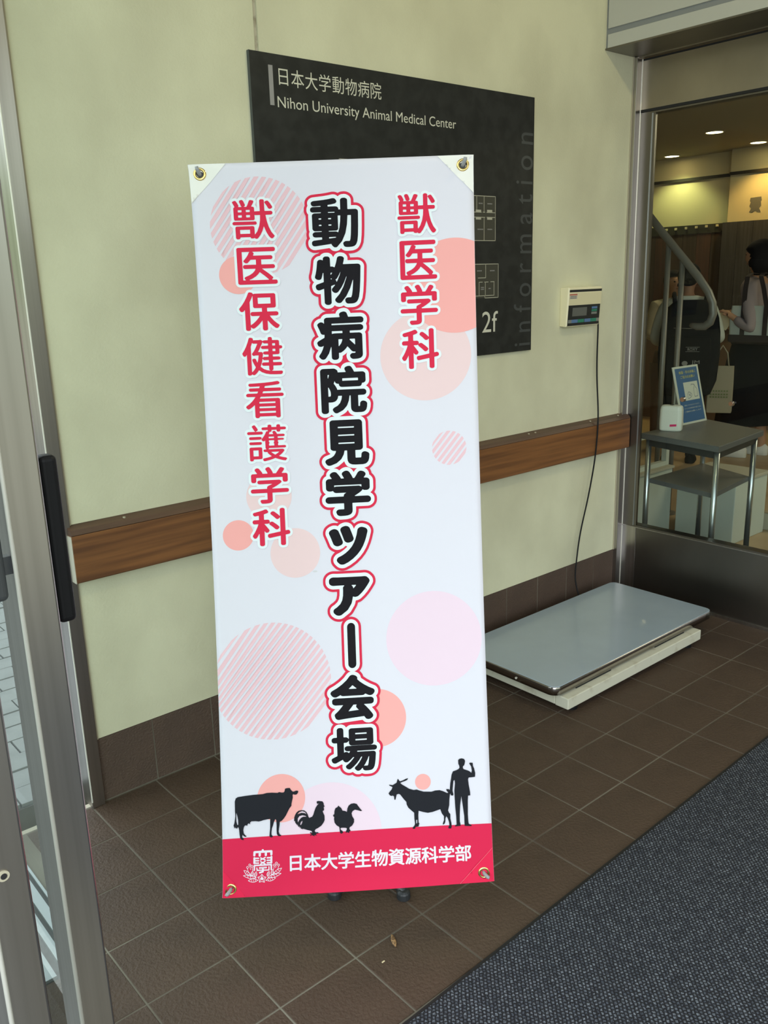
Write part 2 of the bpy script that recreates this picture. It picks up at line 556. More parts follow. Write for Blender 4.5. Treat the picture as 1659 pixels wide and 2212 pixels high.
# pull handles on both faces
def pull(x0, x1, y0, y1, z0, z1, m, leafx):
    h = bx('pull_handle', (x0, x1, y0, y1, z0, z1), m, dl, bevel=0.007, seg=4)
    s = 1 if leafx > x1 else -1
    for z in (z0 + 0.03, z1 - 0.05):
        bx('handle_bracket', (min(x0, leafx), max(x1, leafx), y0 + 0.008, y1 - 0.008, z, z + 0.022), m, h)
pull(0.345, 0.368, 1.044, 1.068, 1.020, 1.236, M['black_rubber'], 0.338)
pull(0.262, 0.284, 1.022, 1.050, 1.075, 1.40, M['grey_plastic'], 0.293)
d2 = door_leaf('door_2', 0.177, 0.220, 0.876, 0.076, 1.9, 2.75, False)
bm = bmesh.new(); tube(bm, [(0.194, 0.8765, 0.826), (0.194, 0.8740, 0.826)], 0.0062, 20)
lk = obj('lock_ring', bm, M['sealant'], d2)
bm = bmesh.new(); tube(bm, [(0.194, 0.8739, 0.826), (0.194, 0.8732, 0.826)], 0.0034, 14)
obj('keyhole', bm, M['black_gap'], lk)

# ---------------------------------------------------------------- header above the inner partition
hd = tag(empty('wall_header', (3.17, 1.2, 2.26)), kind='structure')
bx('header_core', (3.066, DX - 0.002, -2.2, WY - 0.0065, 2.262, 2.999), M['header_groove'], hd)
bx('header_panel', (3.06, 3.068, -2.2, 2.198, 2.26, 2.309), M['header_paint'], hd, bevel=0.0015)
bx('header_panel', (3.06, 3.068, -2.2, 2.198, 2.329, 2.999), M['header_paint'], hd, bevel=0.0015)
bx('header_soffit', (3.06, DX - 0.003, -2.2, WY - 0.0065, 2.256, 2.2618), M['stainless_dark'], hd)
bx('header_soffit_strip', (3.262, 3.285, -2.2, 2.19, 2.2515, 2.256), M['transom_metal'], hd)

# ---------------------------------------------------------------- glazed inner partition
wp = tag(empty('window_1', (DX, 1.0, 0)), kind='structure')
bx('wall_strip', (3.253, DX, 2.190, WY, 0, 2.2555), M['stainless'], wp, bevel=0.001)
bx('corner_highlight', (3.2865, 3.2905, 2.188, 2.1925, 0.0, 2.25), M['highlight_and_rivet'], wp)  # pale strip painting the bright line on the frame corner
bx('stile', (DX, DX + 0.03, 2.137, 2.2, 0.32, 2.045), M['stainless_dark'], wp)
bx('stile', (DX + 0.004, DX + 0.016, 2.122, 2.1345, 0.32, 2.045), M['stainless_dark'], wp)
bx('gasket', (DX + 0.001, DX + 0.03, 2.1345, 2.137, 0.32, 2.045), M['table_leg'], wp)
bx('transom_panel', (DX, DX + 0.05, -2.2, 2.2, 2.062, 2.243), M['transom_metal'], wp)
bx('shadow_gap', (DX + 0.004, DX + 0.05, -2.2, 2.2, 2.243, 2.2515), M['black_gap'], wp)
bx('head_rail', (DX - 0.003, DX + 0.05, -2.2, 2.2, 2.052, 2.062), M['black_gap'], wp)
bx('head_rail', (DX + 0.002, DX + 0.05, -2.2, 2.2, 2.045, 2.0515), M['stainless_dark'], wp)
bx('bottom_panel', (DX, DX + 0.05, -2.2, 2.2, 0.012, 0.312), M['stainless_dark'], wp)
bx('sill_rail', (DX - 0.004, DX + 0.05, -2.2, 2.2, 0.312, 0.3165), M['stainless'], wp, bevel=0.001)
bx('sill_rail', (DX + 0.002, DX + 0.05, -2.2, 2.2, 0.3165, 0.322), M['stainless_dark'], wp)
bx('reflection_patch', (DX - 0.0022, DX + 0.001, 2.118, 2.188, 0.012, 0.312), M['stainless'], wp)  # lighter sheet painting a bright upright reflection on the bottom panel
bx('base_channel', (DX - 0.006, DX + 0.04, -2.2, 2.2, 0.0, 0.012), M['stainless'], wp)
bx('pane', (DX + 0.008, DX + 0.014, -2.2, 2.1218, 0.318, 2.05), M['glass'], wp)
for y, z in ((1.9244, 0.9088), (1.7103, 0.9099)):
    k = DX
    bm = bmesh.new(); tube(bm, [(k + 0.0078, y, z), (k - 0.006, y, z)], 0.0105, 24)
    b_ = obj('glass_boss', bm, M['polished'], wp, bevel=0.001)
    bm = bmesh.new(); tube(bm, [(k - 0.0062, y, z), (k - 0.0074, y, z)], 0.009, 24)
    obj('boss_cap', bm, M['knob_bronze'], b_)

# outlines printed on the banner, in metres from its top left corner
COW=[[(0.0316,1.3537),(0.0357,1.3513),(0.0505,1.3498),(0.0704,1.3486),(0.0912,1.3483),(0.1001,1.3464),(0.112,1.3463),(0.1243,1.3477),(0.1279,1.3461),(0.1338,1.3476),(0.1378,1.3475),(0.1398,1.3452),(0.1412,1.3393),(0.146,1.3384),(0.1519,1.3384),(0.1534,1.3416),(0.1557,1.3446),(0.1586,1.3471),(0.1616,1.3465),(0.1657,1.3451),(0.1696,1.3458),(0.1705,1.3478),(0.1691,1.3509),(0.1664,1.3537),(0.1624,1.3541),(0.1595,1.3527),(0.1575,1.3538),(0.1579,1.3602),(0.1559,1.368),(0.1545,1.3739),(0.1544,1.3779),(0.1497,1.3836),(0.1455,1.3913),(0.1413,1.3991),(0.1362,1.4057),(0.1321,1.4099),(0.1277,1.4118),(0.1272,1.4181),(0.1258,1.426),(0.1247,1.433),(0.1265,1.4391),(0.1304,1.4419),(0.1289,1.4438),(0.1234,1.4431),(0.1206,1.4387),(0.1202,1.4297),(0.1204,1.4197),(0.1199,1.4077),(0.1178,1.4052),(0.1147,1.4114),(0.1125,1.4192),(0.11,1.4251),(0.1088,1.433),(0.1087,1.439),(0.1116,1.4428),(0.1105,1.4451),(0.1066,1.4452),(0.1041,1.4423),(0.1048,1.4347),(0.106,1.4248),(0.1063,1.4129),(0.1066,1.4039),(0.0986,1.4048),(0.0907,1.406),(0.0867,1.4073),(0.0807,1.4083),(0.0748,1.407),(0.0649,1.4068),(0.0619,1.4092),(0.0618,1.4138),(0.0605,1.4117),(0.0579,1.4109),(0.0559,1.4138),(0.0554,1.4168),(0.0533,1.4146),(0.0499,1.4154),(0.0479,1.4193),(0.0467,1.4252),(0.0476,1.4322),(0.0505,1.4364),(0.0536,1.4388),(0.0524,1.4403),(0.0484,1.4393),(0.045,1.4351),(0.0439,1.44),(0.0473,1.4442),(0.0473,1.4468),(0.0433,1.4465),(0.0395,1.4427),(0.0383,1.4347),(0.0375,1.4246),(0.0361,1.4176),(0.0341,1.4185),(0.033,1.422),(0.0315,1.4183),(0.0301,1.4212),(0.0292,1.4172),(0.0271,1.4204),(0.0264,1.416),(0.0253,1.4139),(0.0274,1.4081),(0.0287,1.4002),(0.0297,1.3923),(0.0292,1.3823),(0.0292,1.3724),(0.0293,1.3605)],[(0.0322,1.3855),(0.0341,1.3926),(0.0358,1.4026),(0.0358,1.4126),(0.0336,1.4125),(0.0318,1.4044),(0.0316,1.3944)]]
ROOSTER=[[(0.2105,1.3749),(0.211,1.3717),(0.2146,1.3709),(0.2195,1.3718),(0.2235,1.3725),(0.226,1.3762),(0.2266,1.3812),(0.2285,1.3838),(0.2261,1.3848),(0.2264,1.3882),(0.2267,1.3918),(0.2239,1.394),(0.2231,1.393),(0.2247,1.3981),(0.2272,1.4042),(0.2273,1.4142),(0.2251,1.4191),(0.22,1.4258),(0.2129,1.4304),(0.2069,1.433),(0.2044,1.4368),(0.2067,1.44),(0.2117,1.4403),(0.2136,1.4424),(0.2086,1.4431),(0.2066,1.4446),(0.2095,1.4468),(0.2065,1.4466),(0.2026,1.4457),(0.2049,1.4489),(0.2016,1.4477),(0.1982,1.4455),(0.1942,1.4474),(0.1951,1.4443),(0.1987,1.4435),(0.1944,1.4412),(0.1938,1.4392),(0.1978,1.44),(0.1992,1.4405),(0.1979,1.4368),(0.1939,1.4352),(0.189,1.4339),(0.1821,1.4315),(0.1792,1.4303),(0.1782,1.4322),(0.1768,1.4302),(0.1742,1.4306),(0.1738,1.426),(0.1723,1.4289),(0.1704,1.4238),(0.1694,1.4267),(0.1675,1.4226),(0.1672,1.4186),(0.1665,1.4225),(0.1646,1.4194),(0.1621,1.4163),(0.1614,1.4122),(0.1594,1.4121),(0.16,1.4042),(0.1622,1.3983),(0.1653,1.3935),(0.1704,1.3898),(0.1763,1.3892),(0.1823,1.3899),(0.1871,1.3938),(0.19,1.399),(0.1918,1.4051),(0.1937,1.4072),(0.1997,1.405),(0.2028,1.3998),(0.205,1.3929),(0.2082,1.3851),(0.2124,1.3794),(0.216,1.3766),(0.2124,1.3774)],[(0.1674,1.4126),(0.1679,1.4066),(0.1716,1.4019),(0.178,1.4003),(0.1849,1.4021),(0.1874,1.4042),(0.1799,1.4038),(0.1749,1.4061),(0.1708,1.4108),(0.1681,1.4156)],[(0.1672,1.3976),(0.1713,1.3929),(0.1782,1.3913),(0.1841,1.3937),(0.1876,1.3988),(0.1831,1.396),(0.1762,1.3948),(0.1712,1.3965)],[(0.1725,1.4209),(0.1746,1.415),(0.1781,1.4123),(0.1772,1.4172),(0.1745,1.422)]]
DUCK=[[(0.2464,1.4044),(0.2491,1.4026),(0.2497,1.3956),(0.2518,1.3897),(0.2569,1.387),(0.259,1.3838),(0.2609,1.3863),(0.2648,1.3895),(0.2676,1.3957),(0.2735,1.397),(0.2774,1.3993),(0.2787,1.3914),(0.2818,1.3855),(0.2869,1.3819),(0.2939,1.3811),(0.2998,1.383),(0.3037,1.3889),(0.3084,1.3955),(0.3113,1.3989),(0.3083,1.3995),(0.3014,1.3971),(0.2955,1.3954),(0.2904,1.3981),(0.2877,1.4029),(0.2891,1.41),(0.2929,1.4162),(0.2926,1.4232),(0.2885,1.43),(0.2824,1.434),(0.2819,1.4376),(0.2847,1.4418),(0.2821,1.442),(0.281,1.4465),(0.2771,1.4443),(0.2731,1.4455),(0.2742,1.4421),(0.2763,1.4372),(0.2758,1.4352),(0.2724,1.4342),(0.2645,1.4337),(0.2621,1.4344),(0.2628,1.4384),(0.2667,1.4411),(0.2677,1.4447),(0.2641,1.4469),(0.2612,1.4453),(0.2603,1.4413),(0.2601,1.4352),(0.259,1.4312),(0.2537,1.4278),(0.2493,1.4216),(0.2482,1.4135),(0.2489,1.4085),(0.2469,1.4074)]]
GOAT=[[(0.3717,1.3645),(0.3742,1.3611),(0.3794,1.3554),(0.381,1.3505),(0.3751,1.3476),(0.3731,1.3454),(0.3757,1.3452),(0.3817,1.3465),(0.3858,1.3442),(0.3905,1.3417),(0.392,1.3372),(0.3936,1.3327),(0.396,1.3364),(0.3986,1.339),(0.405,1.3373),(0.4111,1.3343),(0.4168,1.333),(0.4151,1.3365),(0.41,1.3388),(0.4029,1.3408),(0.3988,1.3426),(0.4017,1.3457),(0.4086,1.3501),(0.4184,1.3567),(0.4283,1.3599),(0.4353,1.3593),(0.4403,1.3614),(0.4502,1.3646),(0.4682,1.3657),(0.4763,1.3635),(0.4863,1.3631),(0.4943,1.3658),(0.5031,1.3703),(0.5058,1.3693),(0.5019,1.3647),(0.5015,1.3612),(0.5075,1.362),(0.5104,1.3642),(0.5111,1.3712),(0.5091,1.3731),(0.5076,1.385),(0.5068,1.397),(0.5037,1.4089),(0.5055,1.414),(0.5084,1.4172),(0.5081,1.4273),(0.5101,1.4374),(0.5104,1.4455),(0.5088,1.4498),(0.5032,1.4491),(0.503,1.4461),(0.5055,1.4422),(0.5048,1.4351),(0.5021,1.4259),(0.4993,1.4217),(0.4971,1.4266),(0.4968,1.4326),(0.4953,1.4375),(0.4926,1.44),(0.4906,1.4393),(0.4917,1.4353),(0.4939,1.4304),(0.4939,1.4214),(0.4895,1.4151),(0.4864,1.4054),(0.4787,1.4078),(0.4686,1.4108),(0.4585,1.4122),(0.4486,1.41),(0.4377,1.4065),(0.4367,1.4169),(0.4368,1.433),(0.4387,1.4347),(0.4376,1.437),(0.4365,1.4414),(0.4325,1.4418),(0.4295,1.4422),(0.4283,1.4461),(0.4233,1.4458),(0.4234,1.4432),(0.4276,1.4384),(0.4287,1.4345),(0.4277,1.4244),(0.4276,1.4103),(0.4227,1.406),(0.415,1.3985),(0.4116,1.3913),(0.411,1.3853),(0.4056,1.379),(0.398,1.3685),(0.395,1.3667),(0.39,1.3676),(0.3882,1.3739),(0.3872,1.3779),(0.3852,1.3801),(0.3841,1.3767),(0.3839,1.3717),(0.3809,1.3695),(0.3789,1.3704),(0.3749,1.3691)],[(0.4314,1.4266),(0.434,1.4264),(0.4337,1.4338),(0.4313,1.4347)]]
MAN=[[(0.5305,1.2979),(0.534,1.295),(0.5391,1.2944),(0.544,1.2961),(0.5459,1.3002),(0.5451,1.3052),(0.5435,1.3101),(0.5408,1.3119),(0.5403,1.3159),(0.5422,1.3186),(0.5502,1.3215),(0.5551,1.3238),(0.559,1.3276),(0.5602,1.3221),(0.5589,1.313),(0.557,1.3099),(0.5548,1.3057),(0.5578,1.3045),(0.5628,1.3052),(0.5632,1.3122),(0.5654,1.3174),(0.5676,1.3285),(0.5667,1.3364),(0.5617,1.3371),(0.5526,1.3376),(0.551,1.3415),(0.552,1.3536),(0.5544,1.3698),(0.5545,1.3774),(0.5497,1.3779),(0.5487,1.3875),(0.5481,1.4035),(0.5475,1.4196),(0.5479,1.4357),(0.5487,1.4408),(0.5552,1.4442),(0.5545,1.4462),(0.5395,1.4453),(0.5393,1.4392),(0.5393,1.4231),(0.5364,1.3948),(0.5344,1.3786),(0.5312,1.3985),(0.5295,1.4185),(0.5289,1.4346),(0.5301,1.4397),(0.5305,1.4447),(0.5174,1.4455),(0.5185,1.443),(0.5216,1.4412),(0.5213,1.422),(0.52,1.4018),(0.5195,1.3777),(0.5194,1.3657),(0.5214,1.3498),(0.5208,1.3418),(0.5182,1.3436),(0.5168,1.3535),(0.5154,1.3655),(0.5171,1.3736),(0.516,1.3765),(0.511,1.3756),(0.5101,1.3712),(0.5095,1.3611),(0.5109,1.3492),(0.5129,1.3393),(0.5147,1.3294),(0.5179,1.3226),(0.5261,1.3201),(0.5312,1.3174),(0.5329,1.3145),(0.5324,1.3104),(0.5306,1.3063)]]
EMBLEM=[(0.00248,[(0.06996,1.4828),(0.07051,1.47583),(0.10762,1.47595),(0.10749,1.48295)]),(0.00248,[(0.08214,1.47655),(0.08175,1.48397)]),(0.00248,[(0.09552,1.47651),(0.09522,1.48393)]),(0.0024,[(0.08869,1.47259),(0.08862,1.47608)]),(0.00215,[(0.06986,1.48892),(0.06968,1.50029)]),(0.00165,[(0.07028,1.48965),(0.07889,1.4901)]),(0.00165,[(0.07019,1.49507),(0.07881,1.49552)]),(0.00165,[(0.07012,1.50032),(0.07873,1.50077)]),(0.00215,[(0.10757,1.48821),(0.10717,1.50133)]),(0.00165,[(0.10693,1.49018),(0.0983,1.49008)]),(0.00165,[(0.10683,1.49579),(0.09821,1.49569)]),(0.00165,[(0.10674,1.5013),(0.09812,1.5012)]),(0.00141,[(0.08339,1.48933),(0.09365,1.49461)]),(0.00141,[(0.09374,1.4891),(0.08331,1.49414)]),(0.00141,[(0.08377,1.49785),(0.09317,1.50308)]),(0.00141,[(0.09326,1.49757),(0.0837,1.50275)]),(0.00174,[(0.06931,1.51604),(0.06987,1.50556),(0.1071,1.50571),(0.10695,1.51667)]),(0.00132,[(0.07514,1.51115),(0.07559,1.51662),(0.10177,1.51722),(0.10186,1.5102)]),(0.00083,[(0.08049,1.51061),(0.09626,1.51029),(0.09623,1.51248),(0.08046,1.5128),(0.08049,1.51061)]),(0.0019,[(0.08845,1.51462),(0.08838,1.52032),(0.08147,1.52207)]),(0.00054,[(0.04669,1.51506),(0.04839,1.51945),(0.05062,1.52325),(0.05369,1.52608),(0.05761,1.52793),(0.06206,1.52918)]),(0.00054,[(0.04669,1.51506),(0.05114,1.5163),(0.05506,1.51815),(0.05813,1.52098),(0.06035,1.52478),(0.06206,1.52918)]),(0.00041,[(0.05294,1.51741),(0.05089,1.5223)]),(0.00041,[(0.05601,1.52024),(0.05397,1.52512)]),(0.00041,[(0.05908,1.52306),(0.05704,1.52795)]),(0.00054,[(0.04531,1.5268),(0.05071,1.53031),(0.05625,1.53296),(0.062,1.5342),(0.06797,1.53404),(0.07407,1.53301)]),(0.00054,[(0.04531,1.5268),(0.05141,1.52577),(0.05738,1.52561),(0.06313,1.52685),(0.06867,1.52949),(0.07407,1.53301)]),(0.00041,[(0.05435,1.52596),(0.05582,1.53186)]),(0.00041,[(0.06011,1.5272),(0.06157,1.53311)]),(0.00041,[(0.06586,1.52844),(0.06733,1.53435)]),(0.00054,[(0.056,1.53844),(0.06043,1.54077),(0.0648,1.54222),(0.0691,1.54223),(0.07331,1.54081),(0.07748,1.53849)]),(0.00054,[(0.056,1.53844),(0.06017,1.53613),(0.06438,1.5347),(0.06868,1.53471),(0.07306,1.53616),(0.07748,1.53849)]),(0.00041,[(0.06229,1.53569),(0.06432,1.54123)]),(0.00041,[(0.06659,1.5357),(0.06861,1.54124)]),(0.00041,[(0.07088,1.53571),(0.07291,1.54125)]),(0.00054,[(0.06559,1.518),(0.06363,1.52),(0.06228,1.52214),(0.06191,1.52448),(0.06254,1.52704),(0.06377,1.52972)]),(0.00054,[(0.06559,1.518),(0.06682,1.52069),(0.06745,1.52324),(0.06708,1.52559),(0.06573,1.52772),(0.06377,1.52972)]),(0.00041,[(0.06695,1.52193),(0.06299,1.52205)]),(0.00041,[(0.06658,1.52427),(0.06263,1.52439)]),(0.00041,[(0.06622,1.52662),(0.06227,1.52674)]),(0.00054,[(0.07376,1.51939),(0.07146,1.52138),(0.06981,1.52357),(0.06918,1.52607),(0.06959,1.52889),(0.07064,1.53191)]),(0.00054,[(0.07376,1.51939),(0.07479,1.52241),(0.0752,1.52524),(0.07458,1.52774),(0.07292,1.52993),(0.07064,1.53191)]),(0.00041,[(0.0748,1.52376),(0.07058,1.52354)]),(0.00041,[(0.07418,1.52627),(0.06996,1.52604)]),(0.00041,[(0.07355,1.52877),(0.06933,1.52854)]),(0.00054,[(0.12983,1.5146),(0.1246,1.51574),(0.11987,1.51755),(0.11595,1.52046),(0.11285,1.52447),(0.11025,1.52916)]),(0.00054,[(0.12983,1.5146),(0.12721,1.51928),(0.1241,1.52329),(0.12018,1.52621),(0.11546,1.52802),(0.11025,1.52916)]),(0.00041,[(0.1255,1.52108),(0.12082,1.51802)]),(0.00041,[(0.12158,1.52399),(0.1169,1.52093)]),(0.00041,[(0.11767,1.52691),(0.11299,1.52384)]),(0.00054,[(0.12837,1.52636),(0.12185,1.52557),(0.11557,1.52565),(0.1097,1.52712),(0.10423,1.52998),(0.09901,1.53372)]),(0.00054,[(0.12837,1.52636),(0.12314,1.53009),(0.11767,1.53296),(0.1118,1.53443),(0.10553,1.53451),(0.09901,1.53372)]),(0.00041,[(0.12033,1.53126),(0.11644,1.52646)]),(0.00041,[(0.11446,1.53273),(0.11056,1.52793)]),(0.00041,[(0.10859,1.5342),(0.10469,1.52941)]),(0.00054,[(0.11621,1.53569),(0.11139,1.53418),(0.10676,1.53354),(0.10245,1.53432),(0.09846,1.53651),(0.09467,1.53959)]),(0.00054,[(0.11621,1.53569),(0.11242,1.53876),(0.10843,1.54095),(0.10412,1.54173),(0.0995,1.5411),(0.09467,1.53959)]),(0.00041,[(0.11036,1.53959),(0.10741,1.53444)]),(0.00041,[(0.10605,1.54037),(0.1031,1.53522)]),(0.00041,[(0.10175,1.54114),(0.09879,1.536)]),(0.00054,[(0.10216,1.52031),(0.09985,1.5218),(0.09811,1.52354),(0.09731,1.52568),(0.09745,1.52823),(0.09817,1.53103)]),(0.00054,[(0.10216,1.52031),(0.10288,1.52311),(0.10302,1.52566),(0.10222,1.5278),(0.10049,1.52954),(0.09817,1.53103)]),(0.00041,[(0.10277,1.52431),(0.09884,1.5236)]),(0.00041,[(0.10197,1.52645),(0.09804,1.52575)]),(0.00041,[(0.10117,1.52859),(0.09724,1.52789)]),(0.00054,[(0.11039,1.51688),(0.10816,1.51903),(0.10657,1.52135),(0.10602,1.52395),(0.10652,1.52683),(0.10766,1.52988)]),(0.00054,[(0.11039,1.51688),(0.11152,1.51993),(0.11202,1.52281),(0.11147,1.52541),(0.10988,1.52773),(0.10766,1.52988)]),(0.00041,[(0.11157,1.52132),(0.10734,1.52128)]),(0.00041,[(0.11102,1.52391),(0.1068,1.52388)]),(0.00041,[(0.11048,1.52651),(0.10625,1.52648)]),(0.0005,[(0.0618,1.50374),(0.06112,1.50531),(0.05953,1.50588),(0.05796,1.50511),(0.05732,1.50346),(0.058,1.50189),(0.05959,1.50132),(0.06116,1.50209),(0.0618,1.50374)]),(0.0005,[(0.05953,1.50605),(0.06116,1.51422)]),(0.0005,[(0.05674,1.50868),(0.05607,1.51025),(0.05448,1.51082),(0.05291,1.51005),(0.05227,1.5084),(0.05295,1.50683),(0.05453,1.50626),(0.05611,1.50703),(0.05674,1.50868)]),(0.0005,[(0.05448,1.51099),(0.05612,1.51916)]),(0.0005,[(0.06666,1.50711),(0.06599,1.50868),(0.0644,1.50925),(0.06283,1.50848),(0.06219,1.50683),(0.06287,1.50526),(0.06446,1.5047),(0.06603,1.50546),(0.06666,1.50711)]),(0.0005,[(0.0644,1.50942),(0.06603,1.51759)]),(0.0005,[(0.12061,1.50305),(0.11992,1.50462),(0.11833,1.50519),(0.11675,1.50442),(0.11612,1.50277),(0.11681,1.5012),(0.1184,1.50063),(0.11998,1.5014),(0.12061,1.50305)]),(0.0005,[(0.11832,1.50536),(0.11648,1.51332)]),(0.0005,[(0.11579,1.50713),(0.11511,1.5087),(0.11352,1.50927),(0.11194,1.5085),(0.11131,1.50685),(0.11199,1.50528),(0.11359,1.50472),(0.11516,1.50548),(0.11579,1.50713)]),(0.0005,[(0.11352,1.50945),(0.11168,1.5174)]),(0.0005,[(0.12528,1.50773),(0.12459,1.5093),(0.123,1.50987),(0.12142,1.5091),(0.12079,1.50745),(0.12148,1.50588),(0.12307,1.50531),(0.12464,1.50608),(0.12528,1.50773)]),(0.0005,[(0.123,1.51004),(0.12115,1.518)]),(0.00054,[(0.08618,1.52553),(0.08967,1.53061),(0.09528,1.5329),(0.09181,1.53762),(0.09172,1.54367),(0.08607,1.5415),(0.0804,1.54294),(0.08036,1.53689),(0.07696,1.53174),(0.08259,1.53016),(0.08618,1.52553)]),(0.0005,[(0.08613,1.53027),(0.08265,1.53706),(0.08952,1.5375),(0.08613,1.53027)]),(0.0005,[(0.08824,1.53567),(0.08716,1.5375),(0.08501,1.53736),(0.08395,1.53539),(0.08503,1.53356),(0.08718,1.5337),(0.08824,1.53567)]),(0.00037,[(0.0861,1.53553),(0.08615,1.5279)]),(0.00037,[(0.0861,1.53553),(0.09306,1.53349)]),(0.00037,[(0.0861,1.53553),(0.09036,1.54166)]),(0.00037,[(0.0861,1.53553),(0.08177,1.54111)]),(0.00037,[(0.0861,1.53553),(0.07916,1.53261)])]

# ================================================================ PRINTED SHAPES
def font_rings(txt, face='FRONT'):
    """outlines of a text in em units, as closed rings"""
    c = bpy.data.curves.new('t', 'FONT')
    c.body = txt
    c.size = 1.0
    c.resolution_u = 4
    o = bpy.data.objects.new('t', c)
    COL.objects.link(o)
    dg = bpy.context.evaluated_depsgraph_get()
    ev = o.evaluated_get(dg)
    me = ev.to_mesh()
    co = [(v.co.x, v.co.y) for v in me.vertices]
    cnt = {}
    for p in me.polygons:
        vs = list(p.vertices)
        for a, b in zip(vs, vs[1:] + vs[:1]):
            cnt[(min(a, b), max(a, b))] = cnt.get((min(a, b), max(a, b)), 0) + 1
    edges = [(e.vertices[0], e.vertices[1]) for e in me.edges if cnt.get((min(e.vertices), max(e.vertices)), 0) == 1]
    adj = {}
    for a, b in edges:
        adj.setdefault(a, []).append(b)
        adj.setdefault(b, []).append(a)
    rings = []
    used = set()
    for s0 in adj:
        if s0 in used: continue
        ring = [s0]
        used.add(s0)
        cur = s0
        while True:
            nx = [q for q in adj[cur] if q not in used]
            if not nx: break
            cur = nx[0]
            used.add(cur)
            ring.append(cur)
        if len(ring) > 2:
            rings.append(np.array([co[i] for i in ring]))
    ev.to_mesh_clear()
    bpy.data.objects.remove(o)
    bpy.data.curves.remove(c)
    return rings

def inside(rings, px, py):
    r = np.zeros(px.shape, bool)
    for g in rings:
        x0, y0 = g[:, 0], g[:, 1]
        x1, y1 = np.roll(x0, -1), np.roll(y0, -1)
        for a, b, c, d in zip(x0, y0, x1, y1):
            if b == d: continue
            hit = ((b > py) != (d > py)) & (px < (c - a) * (py - b) / (d - b) + a)
            r ^= hit
    return r

def seg_dist(A, B, X, Y):
    """smallest distance from grid points to the segments A-B"""
    P_ = np.stack([X.ravel(), Y.ravel()], 1).astype(np.float32)
    best = np.full(len(P_), 1e9, np.float32)
    A = A.astype(np.float32); D = (B - A).astype(np.float32)
    L2 = np.maximum((D ** 2).sum(1), 1e-14)
    for s0 in range(0, len(A), 24):
        a, d, l2 = A[s0:s0 + 24], D[s0:s0 + 24], L2[s0:s0 + 24]
        ex = P_[:, None, 0] - a[None, :, 0]
        ey = P_[:, None, 1] - a[None, :, 1]
        t = np.clip((ex * d[:, 0] + ey * d[:, 1]) / l2, 0, 1)
        ex -= t * d[:, 0]
        ey -= t * d[:, 1]
        best = np.minimum(best, (ex * ex + ey * ey).min(1))
    return np.sqrt(best).reshape(X.shape)

def sdf(rings, X, Y):
    A = np.concatenate(rings)
    B = np.concatenate([np.roll(r, -1, 0) for r in rings])
    d = seg_dist(A, B, X, Y)
    return np.where(inside(rings, X, Y), -d, d)

def simplify(pts, eps):
    n = len(pts)
    if n < 6: return pts
    keep = np.zeros(n, bool)
    h = n // 2
    keep[0] = keep[h] = True
    st = [(0, h), (h, n)]
    q = np.vstack([pts, pts[:1]])
    while st:
        a, b = st.pop()
        if b - a < 2: continue
        p, r = q[a], q[b]
        d = r - p
        L = math.hypot(*d)
        seg = q[a + 1:b] - p
        dist = np.abs(seg[:, 0] * d[1] - seg[:, 1] * d[0]) / L if L > 1e-12 else np.hypot(seg[:, 0], seg[:, 1])
        k = int(dist.argmax())
        if dist[k] > eps:
            keep[(a + 1 + k) % n] = True
            st += [(a, a + 1 + k), (a + 1 + k, b)]
    return pts[keep]

def contours(F, xs, ys, lev, eps=0.00012):
    """closed iso-lines of F (F[j,i] at xs[i], ys[j]) where F crosses lev; the border must be outside"""
    G = F - lev
    G = np.where(G == 0, 1e-9, G)
    neg = G < 0
    ny, nx = G.shape
    code = neg[:-1, :-1] * 1 + neg[:-1, 1:] * 2 + neg[1:, 1:] * 4 + neg[1:, :-1] * 8
    segs = {}
    T = {1: [(3, 0)], 2: [(0, 1)], 3: [(3, 1)], 4: [(1, 2)], 5: [(3, 0), (1, 2)], 6: [(0, 2)], 7: [(3, 2)], 8: [(2, 3)], 9: [(2, 0)], 10: [(0, 1), (2, 3)], 11: [(2, 1)], 12: [(1, 3)], 13: [(1, 0)], 14: [(0, 3)]}
    js, is_ = np.nonzero((code > 0) & (code < 15))
    def ek(j, i, e):
        if e == 0: return (0, j, i)
        if e == 2: return (0, j + 1, i)
        if e == 3: return (1, j, i)
        return (1, j, i + 1)
    for j, i in zip(js.tolist(), is_.tolist()):
        for a, b in T[int(code[j, i])]:
            segs[ek(j, i, a)] = ek(j, i, b)
    def pt(k):
        h, j, i = k
        if h == 0:
            t = G[j, i] / (G[j, i] - G[j, i + 1])
            return (xs[i] + t * (xs[i + 1] - xs[i]), ys[j])
        t = G[j, i] / (G[j, i] - G[j + 1, i])
        return (xs[i], ys[j] + t * (ys[j + 1] - ys[j]))
    out = []
    while segs:
        k0, k = segs.popitem()
        ring = [k0]
        while k != k0:
            ring.append(k)
            nk = segs.pop(k, None)
            if nk is None: break
            k = nk
        p = np.array([pt(q) for q in ring])
        if len(p) > 5:
            p = simplify(p, eps)
            if len(p) >= 3: out.append(p)
    return out

